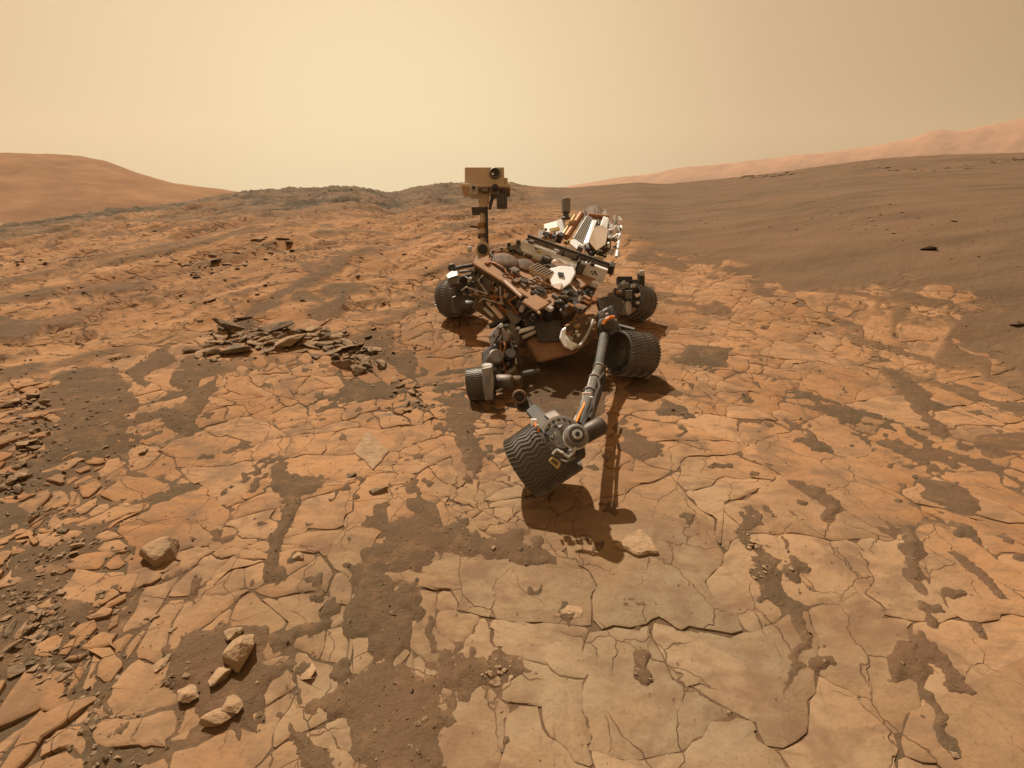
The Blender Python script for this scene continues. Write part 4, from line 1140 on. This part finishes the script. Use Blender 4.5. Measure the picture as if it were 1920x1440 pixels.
# wheels
def wheel_meshes():
    W, R = .2, .25
    prof = [(-W, R-.014), (-W+.02, R-.004), (-.1, R), (.1, R), (W-.02, R-.004), (W, R-.014), (W, R-.03), (W-.03, R-.034), (-W+.03, R-.034), (-W, R-.03)]
    k = 48; vs = []; fs = []
    for x, r in prof:
        for i in range(k): q = 2*math.pi*i/k; vs.append((x, r*math.cos(q), r*math.sin(q)))
    n_ = len(prof)
    for j in range(n_):
        for i in range(k): fs.append((j*k+i, ((j+1) % n_)*k+i, ((j+1) % n_)*k+(i+1) % k, j*k+(i+1) % k))
    ty = bpy.data.meshes.new('wheel'); ty.from_pydata(vs, [], fs); ty.materials.append(MATS['tread_metal'])
    # zigzag cleat
    xs = [-.195, -.13, -.065, 0, .065, .13, .195]; an = [-.05, .055, -.05, .055, -.05, .055, -.05]
    vs = []; fs = []
    for x, a_ in zip(xs, an):
        for da, r in ((-.022, R-.004), (-.010, R+.007), (.010, R+.007), (.022, R-.004)):
            vs.append((x, r*math.cos(a_+da), r*math.sin(a_+da)))
    for j in range(len(xs)-1):
        for i in range(3): fs.append((j*4+i, j*4+i+1, j*4+i+5, j*4+i+4))
    fs += [(0, 3, 2, 1), (24, 25, 26, 27)]
    cl = bpy.data.meshes.new('cleat'); cl.from_pydata(vs, [], fs); cl.materials.append(MATS['rib_metal'])
    mb = MB().lathe((-.10, 0, 0), (.22, 0, 0), [(0, .05), (.1, .075), (.8, .075), (.85, .055), (1, .05)], 20)
    hb_ = bpy.data.meshes.new('hub'); hb_.from_pydata(mb.v, [], mb.f); hb_.materials.append(MATS['grey_metal'])
    mb = MB()
    pts = [(.02, .06, 0), (.02, .12, .03), (.02, .17, .035), (.02, .222, 0)]
    for p0, p1 in zip(pts[:-1], pts[1:]):
        d_ = unit(np.array(p1)-np.array(p0)); mb.box((np.array(p0)+np.array(p1))/2, (1, 0, 0), d_, np.cross((1, 0, 0), d_), .03, np.linalg.norm(np.array(p1)-np.array(p0))/2+.004, .007)
    sp = bpy.data.meshes.new('spoke'); sp.from_pydata(mb.v, [], mb.f); sp.materials.append(MATS['grey_metal'])
    for me in (ty, cl, hb_, sp):
        bm = bmesh.new(); bm.from_mesh(me); bmesh.ops.recalc_face_normals(bm, faces=bm.faces); bm.to_mesh(me); bm.free()
    for me in (ty, hb_):
        me.polygons.foreach_set('use_smooth', np.ones(len(me.polygons), bool)); me.set_sharp_from_angle(angle=math.radians(40))
    return ty, cl, hb_, sp
WM = wheel_meshes()
def wheel(px, py, dia_px, axis, spin=0.0, label=None, bury=0.01):
    a_ = unit(cR*axis[0] + cU*axis[1] + CAMT*axis[2])
    best = None
    for d in np.linspace(2.6, 7.5, 600):
        s = dia_px*d/FPX/.5; c = P(px, py, d)
        low = .25*s*math.sqrt(max(0, 1-a_[2]**2)) + .2*s*abs(a_[2])
        e = c[2] - low + bury - (T(c[0], c[1]) + 0.012)
        if best is None or abs(e) < best[0]: best = (abs(e), d, s, c)
    _, d, s, c = best
    print('wheel', px, py, 'depth %.2f scale %.2f err %.3f' % (d, s, best[0]))
    z = np.array((0, 0, 1.0)); y = unit(np.cross(z, a_)); z = np.cross(a_, y)
    M = Matrix(((a_[0], y[0], z[0]), (a_[1], y[1], z[1]), (a_[2], y[2], z[2]))).to_4x4() @ Matrix.Rotation(spin, 4, 'X') @ Matrix.Scale(s, 4)
    M.translation = Vector(c - BASE)
    o = bpy.data.objects.new('wheel', WM[0]); COL.objects.link(o); o.parent = rover; o.matrix_local = M
    if label: o['label'] = label
    for k in range(44):
        q = bpy.data.objects.new('cleat', WM[1]); COL.objects.link(q); q.parent = o; q.rotation_euler = (k*math.pi/22, 0, 0)
    q = bpy.data.objects.new('hub', WM[2]); COL.objects.link(q); q.parent = o
    for k in range(5):
        q = bpy.data.objects.new('spoke', WM[3]); COL.objects.link(q); q.parent = o; q.rotation_euler = (k*2*math.pi/5, 0, 0)
    return c, a_, s, d
wc, wa, ws, wd = wheel(1018, 853, 122, (.80, .56, .14), .1, 'nearest wheel, chevron tread turned up to the lens')
w2, w2a, w2s, w2d = wheel(1185, 664, 84, (-.88, .05, .44), .3)
w3, w3a, w3s, w3d = wheel(1190, 566, 66, (-.72, .05, .69), .5)
w4, w4a, w4s, w4d = wheel(858, 557, 70, (.80, .05, .6), .2)
cpoly('wheel_shade_plate', [(846, 556, w4d-.32), (872, 550, w4d-.3), (876, 574, w4d-.34), (866, 590, w4d-.36), (848, 588, w4d-.36)], .1, 'dark_metal', bevel=.015)  # added dark plate imitating the shade on the far left wheel
w5, w5a, w5s, w5d = wheel(902, 718, 60, (.95, .1, .12), .4)
cpoly('steering_fork', [(903, 690, w5d-.2), (923, 686, w5d-.2), (927, 712, w5d-.24), (924, 750, w5d-.27), (910, 752, w5d-.27), (905, 720, w5d-.24)], .06, 'bar_grey', bevel=.01)

# suspension
def link(name, pts, r, mat='dark_metal', k=10):
    return part(name, MB().path([np.array(p) for p in pts], r, k), mat, bevel=0, smooth=True)
def knob(name, c, r, mat, ax=None, th=None):
    ax = CAMT if ax is None else unit(ax); th = th or r*1.4
    return part(name, MB().lathe(np.array(c) - ax*th/2, ax*th, [(0, r*.85), (.12, r), (.88, r), (1, r*.8)], 18), mat, bevel=0, smooth=True)
# viewer's left, far wheel
link('suspension_arm', [P(893, 496, 5.7), P(868, 500, 5.8), P(846, 505, 5.85)], .022)
link('suspension_arm', [P(895, 512, 5.65), P(868, 520, 5.75), P(858, 534, 5.8)], .02)
link('suspension_arm', [P(897, 506, 5.7), P(862, 510, 5.78)], .014, 'bar_grey')
link('suspension_arm', [P(872, 520, 5.6), P(897, 533, 5.5)], .014, 'black')
cpoly('steering_cap', [(836, 516, 5.72), (846, 508, 5.75), (857, 508, 5.75), (859, 516, 5.7), (840, 522, 5.68)], .12, 'pale_grey')
cpoly('steering_bracket', [(838, 524, 5.7), (860, 519, 5.7), (862, 531, 5.68), (842, 535, 5.68)], .10, 'bar_grey')
knob('pivot', P(848, 503, 5.85), .05, 'dark_metal')
knob('drive_motor', P(878, 573, 5.7), .06, 'dark_metal', (1, -.3, 0), .14)
knob('drive_motor', P(897, 548, 5.55), .07, 'bar_grey', (1, -.3, 0), .16)
cpoly('body_bracket', [(898, 520, 5.5), (920, 515, 5.5), (925, 560, 5.4), (905, 565, 5.4)], .08, 'panel_brown')
cpoly('body_bracket', [(908, 560, 5.4), (930, 550, 5.35), (938, 580, 5.3), (918, 588, 5.3)], .08, 'bar_grey')
link('ladder_strut', [P(916, 566, 5.25), P(944, 598, 5.15)], .03, 'pink_tank')
link('ladder_strut', [P(909, 578, 5.28), P(926, 594, 5.2)], .02, 'pale_grey')
for t in (.2, .45, .7):
    knob('bolt', P(916+28*t, 566+32*t, 5.2), .012, 'black')
# front left of the picture
link('suspension_arm', [P(918, 612, 5.05), P(948, 600, 5.1), P(968, 594, 5.15)], .03)
cpoly('rocker_plate', [(916, 630, 4.95), (934, 608, 4.98), (964, 606, 4.98), (978, 630, 4.95), (970, 652, 4.9), (940, 662, 4.88), (920, 652, 4.9)], .18, 'bar_grey', bevel=.012)
cpoly('rocker_plate', [(902, 660, 4.88), (926, 645, 4.86), (972, 650, 4.86), (974, 676, 4.82), (940, 700, 4.76), (906, 690, 4.78)], .16, 'dark_metal', bevel=.012)
knob('pivot', P(940, 610, 4.92), .02, 'white_paint')
knob('pivot', P(946, 634, 4.84), .085, 'panel_brown', CAMT + np.array((-.4, 0, .3)), .12)
knob('pivot', P(928, 672, 4.72), .075, 'bar_grey', CAMT + np.array((.4, 0, .5)), .12)
knob('pivot', P(956, 668, 4.74), .055, 'dark_metal', CAMT + np.array((.2, 0, .6)), .12)
for k in range(14):
    px = random.uniform(912, 975); py = random.uniform(606, 700); s_ = random.uniform(.008, .018)
    part('bracket', MB().box(P(px, py, 4.86 - (py-606)*.0018 - .03), RF, RL, RU, s_*random.uniform(.6, 2), s_, s_*random.uniform(.5, 1.2)), random.choice(['dark_metal', 'bar_grey', 'panel_brown', 'head_tan', 'black', 'grey_metal']), bevel=.004)
for k in range(7):
    p0 = P(random.uniform(912, 960), random.uniform(606, 660), 4.84); p1 = P(random.uniform(915, 975), random.uniform(650, 715), 4.7); pm = (p0+p1)/2 + rng.normal(0, .05, 3)
    part('cable', MB().path([p0, p0*.5+pm*.5, pm, pm*.5+p1*.5, p1], random.uniform(.006, .014)), random.choice(['black', 'dark_metal', 'copper', 'pale_grey']), bevel=0, smooth=True)
link('suspension_arm', [P(935, 668, 4.8), P(938, 700, 4.7), P(930, 722, 4.65)], .035)
link('suspension_arm', [P(965, 690, 4.75), P(945, 706, 4.68)], .025, 'grey_metal')
cpoly('steering_bracket', [(902, 688, 4.5), (924, 684, 4.52), (926, 706, 4.48), (904, 708, 4.46)], .1, 'grey_metal')
knob('steering_motor', P(914, 692, 4.5), .05, 'pale_grey', (0, 0, 1), .09)
knob('drive_motor', P(945, 716, 4.6), .07, 'bar_grey', (1, -.4, .1), .16)
knob('drive_motor', P(966, 714, 4.65), .05, 'panel_brown', (1, -.4, .1), .12)
link('axle', [P(975, 703, 4.75), P(1010, 696, 4.85)], .03, 'arm_grey')
link('tie_rod', [P(930, 735, 4.55), P(948, 724, 4.6)], .014, 'pale_grey')
link('tube_light', [P(973, 622, 4.9), P(1004, 613, 5.0)], .022, 'white_paint')
link('tube_light', [P(980, 633, 4.88), P(1004, 622, 4.96)], .02, 'pale_grey')
cpoly('front_plate', [(948, 560, 5.1), (974, 552, 5.1), (978, 600, 5.0), (962, 612, 5.0), (950, 590, 5.05)], .05, 'bar_grey')
cpoly('front_plate', [(976, 566, 5.05), (1000, 580, 5.0), (1006, 606, 4.95), (984, 612, 4.95)], .05, 'dark_metal')
cpoly('front_plate', [(1000, 600, 4.95), (1050, 600, 4.95), (1056, 640, 4.9), (1010, 640, 4.9)], .06, 'dark_metal')
# belly with the white dish
cpoly('belly_pan', [(985, 640, 5.0), (1035, 612, 4.98), (1092, 618, 4.95), (1108, 640, 4.9), (1080, 662, 4.88), (1010, 680, 4.9)], .22, 'deck_dust', bevel=.02)
part('belly_skirt', MB().prism([RV(HL-.05, -HW+.1, -.34), RV(HL-.05, HW, -.34), RV(-HL+.3, HW, -.34), RV(-HL+.3, -HW+.1, -.34)], -RU*.16 + RF*.03), 'panel_brown')
dish = cpoly('belly_dish', [(1050, 632, 4.84), (1056, 616, 4.86), (1072, 606, 4.9), (1104, 594, 4.95), (1114, 600, 4.95), (1104, 628, 4.87), (1088, 652, 4.82), (1072, 656, 4.8), (1056, 646, 4.82)], .08, 'panel_brown', bevel=.01)
cpoly('dish_rim', [(1049, 634, 4.8), (1053, 618, 4.82), (1062, 612, 4.83), (1061, 628, 4.81), (1072, 640, 4.79), (1084, 645, 4.78), (1074, 657, 4.77), (1058, 650, 4.78)], .05, 'white_paint', dish, .008)
part('dish_rim', MB().path([P(1074, 653, 4.78), P(1088, 648, 4.79), P(1102, 626, 4.85), P(1113, 600, 4.92)], .016, 8), 'pale_grey', dish, 0, True)
for k in range(16):
    t = random.random(); px = 1060 + 42*t + random.uniform(-6, 6); py = 636 - 28*t + random.uniform(-8, 8)
    p0 = P(px, py, 4.82 + .08*t); s = random.uniform(.008, .02)
    part('connector', MB().box(p0, RF, RL, RU, s, s*random.uniform(.6, 1.5), s), random.choice(['pale_grey', 'dark_metal', 'brass', 'white_paint', 'black', 'copper']), dish, .002)

# viewer's right, two wheels
cpoly('rocker_plate', [(1118, 560, 5.4), (1150, 552, 5.5), (1170, 560, 5.6), (1160, 590, 5.4), (1130, 596, 5.3)], .12, 'dark_metal', bevel=.02)
link('suspension_arm', [P(1140, 585, 5.35), P(1165, 560, 5.7), P(1182, 540, 5.9)], .04)
link('suspension_arm', [P(1148, 600, 5.2), P(1168, 640, 5.0)], .04)
knob('drive_motor', P(1170, 578, 5.75), .085, 'pale_grey', (1, -.6, .2), .14)
for x0, y0, x1, y1, d_, mt in [(1158, 518, 1186, 530, 5.75, 'black'), (1160, 530, 1180, 540, 5.7, 'grey_metal'), (1178, 524, 1200, 548, 5.8, 'dark_metal'), (1198, 512, 1209, 546, 5.85, 'black'), (1152, 540, 1172, 556, 5.65, 'dark_metal'), (1172, 544, 1186, 560, 5.65, 'bar_grey')]:
    cbox('steering_bracket', x0, y0, x1, y1, d_, .09, mt)
knob('steering_motor', P(1203, 512, 5.85), .03, 'pale_grey', (0, 0, 1), .06)
for k in range(8):
    cbox('bracket', *(lambda x, y: (x, y, x+random.uniform(4, 9), y+random.uniform(3, 7)))(random.uniform(1155, 1200), random.uniform(520, 565)), 5.62, .03, random.choice(['grey_metal', 'pale_grey', 'black', 'copper']), None, .002)
link('suspension_arm', [P(1190, 620, 5.2), P(1160, 612, 5.3), P(1150, 600, 5.3)], .03)

# robot arm
cpoly('arm_shoulder', [(1122, 585, 4.95), (1140, 574, 5.0), (1158, 584, 5.0), (1158, 620, 4.9), (1146, 638, 4.85), (1126, 632, 4.85)], .16, 'dark_metal', bevel=.02)
sh = knob('shoulder_joint', P(1138, 610, 4.82), .085, 'arm_grey', CAMT, .12)
part('joint_cover', MB().lathe(P(1138, 610, 4.75), CAMT*.03, [(0, .055), (1, .045)], 18), 'dark_metal', sh, 0, True)
for k in range(18):
    cbox('connector', *(lambda x, y: (x, y, x+random.uniform(2, 5), y+random.uniform(2, 5)))(random.uniform(1124, 1156), random.uniform(578, 602)), 4.78, .03, random.choice(['pale_grey', 'white_paint', 'blue_film', 'black', 'grey_metal']), None, .002)
part('orange_cable', MB().path([P(1131, 608, 4.70), P(1136, 600, 4.69), P(1143, 595, 4.69), P(1151, 594, 4.72)], .016, 8), 'orange_cable', bevel=0, smooth=True)
ua = part('upper_arm', MB().tube(P(1133, 630, 4.75), P(1122, 690, 4.4), .045, .04, 14).tube(P(1122, 690, 4.4), P(1083, 800, 3.16), .04, .037, 14), 'arm_grey', bevel=0, smooth=True)
ELB = P(1078, 822, 2.97)
for t0, t1, ds, mt, r in [(.1, .95, (-.04, .03), 'pale_grey', .010), (.15, .9, (.045, .02), 'dark_metal', .012), (.5, .98, (.03, .05), 'black', .009)]:
    a0 = P(1122, 690, 4.4); a1 = P(1083, 800, 3.16)
    o_ = cR*ds[0] + CAMT*(ds[1]+.02)
    part('arm_cable', MB().path([a0 + (a1-a0)*(t0 + (t1-t0)*j/6) + o_ + rng.normal(0, .006, 3) for j in range(7)], r, 8), mt, ua, 0, True)
for t in (.0, .25, .5):
    a0 = P(1122, 690, 4.4); a1 = P(1083, 800, 3.16); c_ = a0 + (a1-a0)*t
    part('arm_band', MB().tube(c_ - unit(a1-a0)*.02, c_ + unit(a1-a0)*.02, .052), 'grey_metal', ua, 0, True)
part('orange_cable', MB().path([P(1099, 745, 3.62), P(1093, 764, 3.38), P(1087, 776, 3.26), P(1080, 792, 3.08)], .009, 8), 'orange_cable', ua, 0, True)
part('arm_connector', MB().box(P(1100, 742, 3.66), cR, cU, cF, .03, .025, .03), 'pink_tank', ua, .004)
part('arm_connector', MB().box(P(1107, 748, 3.62), cR, cU, cF, .016, .02, .03), 'white_paint', ua, .004)
# elbow: broad flange, bolts, raised joint
fa = unit(CAMT*.9 + np.array((0, 0, .35)))
fl = part('elbow_flange', MB().lathe(P(1052, 820, 3.08), fa*.07, [(0, .125), (.5, .13), (.55, .115), (.8, .112), (.82, .085), (1, .08)], 32), 'grey_metal', bevel=0, smooth=True)
u_ = unit(np.cross(fa, (0, 0, 1))); v_ = np.cross(fa, u_)
for k in range(18):
    q = 2*math.pi*k/18
    part('bolt', MB().lathe(P(1052, 820, 3.08) + fa*.05 + (u_*math.cos(q) + v_*math.sin(q))*.10, fa*.016, [(0, .008), (1, .007)], 8), 'dark_metal', fl, 0)
ej = part('elbow_joint', MB().lathe(ELB, fa*.10, [(0, .072), (.7, .072), (.75, .062), (.9, .06), (1, .055)], 28), 'grey_metal', bevel=0, smooth=True)
part('joint_ring', MB().lathe(ELB + fa*.10, fa*.012, [(0, .046), (1, .044)], 24), 'dark_metal', ej, 0, True)
part('joint_ring', MB().lathe(ELB + fa*.112, fa*.012, [(0, .030), (1, .028)], 24), 'pale_grey', ej, 0, True)
part('joint_ring', MB().lathe(ELB + fa*.124, fa*.008, [(0, .014), (1, .012)], 20), 'black', ej, 0, True)
part('joint_band', MB().lathe(ELB + fa*.02, fa*.035, [(0, .0745), (1, .0745)], 28), 'white_paint', ej, 0, True)
# forearm back to the left and the tool at its end
fo = cpoly('forearm', [(984, 772, 3.2), (1003, 757, 3.22), (1046, 796, 3.05), (1040, 830, 2.98), (1018, 812, 3.02)], .09, 'arm_grey', bevel=.015)
cpoly('forearm_plate', [(1018, 778, 3.12), (1042, 768, 3.14), (1064, 790, 3.05), (1050, 806, 3.0)], .08, 'bar_grey', fo, .01)
part('orange_cable', MB().path([P(1003, 795, 3.0), P(1008, 803, 2.98), P(1009, 810, 2.98)], .011, 8), 'orange_cable', fo, 0, True)
part('arm_connector', MB().box(P(1001, 792, 3.02), cR, cU, cF, .018, .022, .02), 'white_paint', fo, .004)
for k in range(14):
    cbox('connector', *(lambda x, y: (x, y, x+random.uniform(3, 7), y+random.uniform(3, 7)))(random.uniform(986, 1045), random.uniform(790, 830)), 2.97, .03, random.choice(['pale_grey', 'dark_metal', 'blue_film', 'black', 'grey_metal']), fo, .002)
wr = cpoly('wrist', [(964, 740, 3.35), (985, 738, 3.35), (1003, 760, 3.25), (986, 776, 3.22), (966, 768, 3.3)], .12, 'dark_metal', bevel=.02)
cdisc('wrist_camera', 974, 744, 3.28, .045, .08, 'panel_brown', wr, prof=[(0, .048), (.9, .048), (1, .042), (1, .028), (.6, .026)])
cdisc('wrist_lens', 974, 744, 3.255, .024, .02, 'black', wr)
# tangle of tools below the elbow
part('tool_clamp', MB().path([P(1040, 872, 2.9), P(1030, 864, 2.9), P(1036, 858, 2.9), P(1050, 868, 2.9), P(1045, 878, 2.9), P(1040, 872, 2.9)], .007, 8), 'brass', bevel=0, smooth=True)
part('tool_hose', MB().path([P(1036, 852, 2.9), P(1044, 843, 2.9), P(1056, 850, 2.88), P(1066, 858, 2.88), P(1076, 848, 2.86), P(1080, 838, 2.86)], .008, 8), 'pale_grey', bevel=0, smooth=True)
part('tool_hose', MB().path([P(1050, 862, 2.9), P(1062, 866, 2.89), P(1078, 858, 2.87)], .007, 8), 'grey_metal', bevel=0, smooth=True)
cpoly('tool_block', [(1064, 842, 2.98), (1096, 834, 2.96), (1100, 856, 2.94), (1078, 872, 2.92), (1062, 862, 2.95)], .12, 'dark_metal', bevel=.012)
# link from the body down to the nearest wheel
sv = np.array(sdir)
link('suspension_arm', [P(1133, 632, 4.9), P(1122, 690, 4.4) - sv*.12, P(1083, 800, 3.16) - sv*.10, wc + wa*.2*ws], .028, 'black')
part('shadow_caster', MB().lathe(P(1026, 852, 3.12), P(1134, 794, 3.16) - P(1026, 852, 3.12), [(0, .04), (.05, .055), (.4, .055), (.45, .048), (.55, .048), (.6, .06), (.93, .06), (1, .04)], 16), 'dark_metal', bevel=0, smooth=True)  # bar added behind the elbow for the shadow it throws on the ground
link('steering_bracket', [wc + wa*.13, wc + wa*.25*ws, wc + wa*.25*ws + CAMT*.1], .03, 'bar_grey')


# ------------------------------------------------------------------ air
mb = MB(); mb.box((0, 0, 215), (1, 0, 0), (0, 1, 0), (0, 0, 1), 3700, 3700, 275)
m = bpy.data.materials.new('haze'); m.use_nodes = True; n = m.node_tree; n.nodes.clear()
oo = n.nodes.new('ShaderNodeOutputMaterial'); vv = n.nodes.new('ShaderNodeVolumePrincipled')
vv.inputs['Color'].default_value = (1.0, 0.86, 0.66, 1)
vv.inputs['Density'].default_value = 0.00019
vv.inputs['Anisotropy'].default_value = 0.3
n.links.new(vv.outputs[0], oo.inputs['Volume']); MATS['haze'] = m
hz = mb.build('haze', 'haze'); tag(hz, 'thin dusty air', 'haze', kind='stuff')
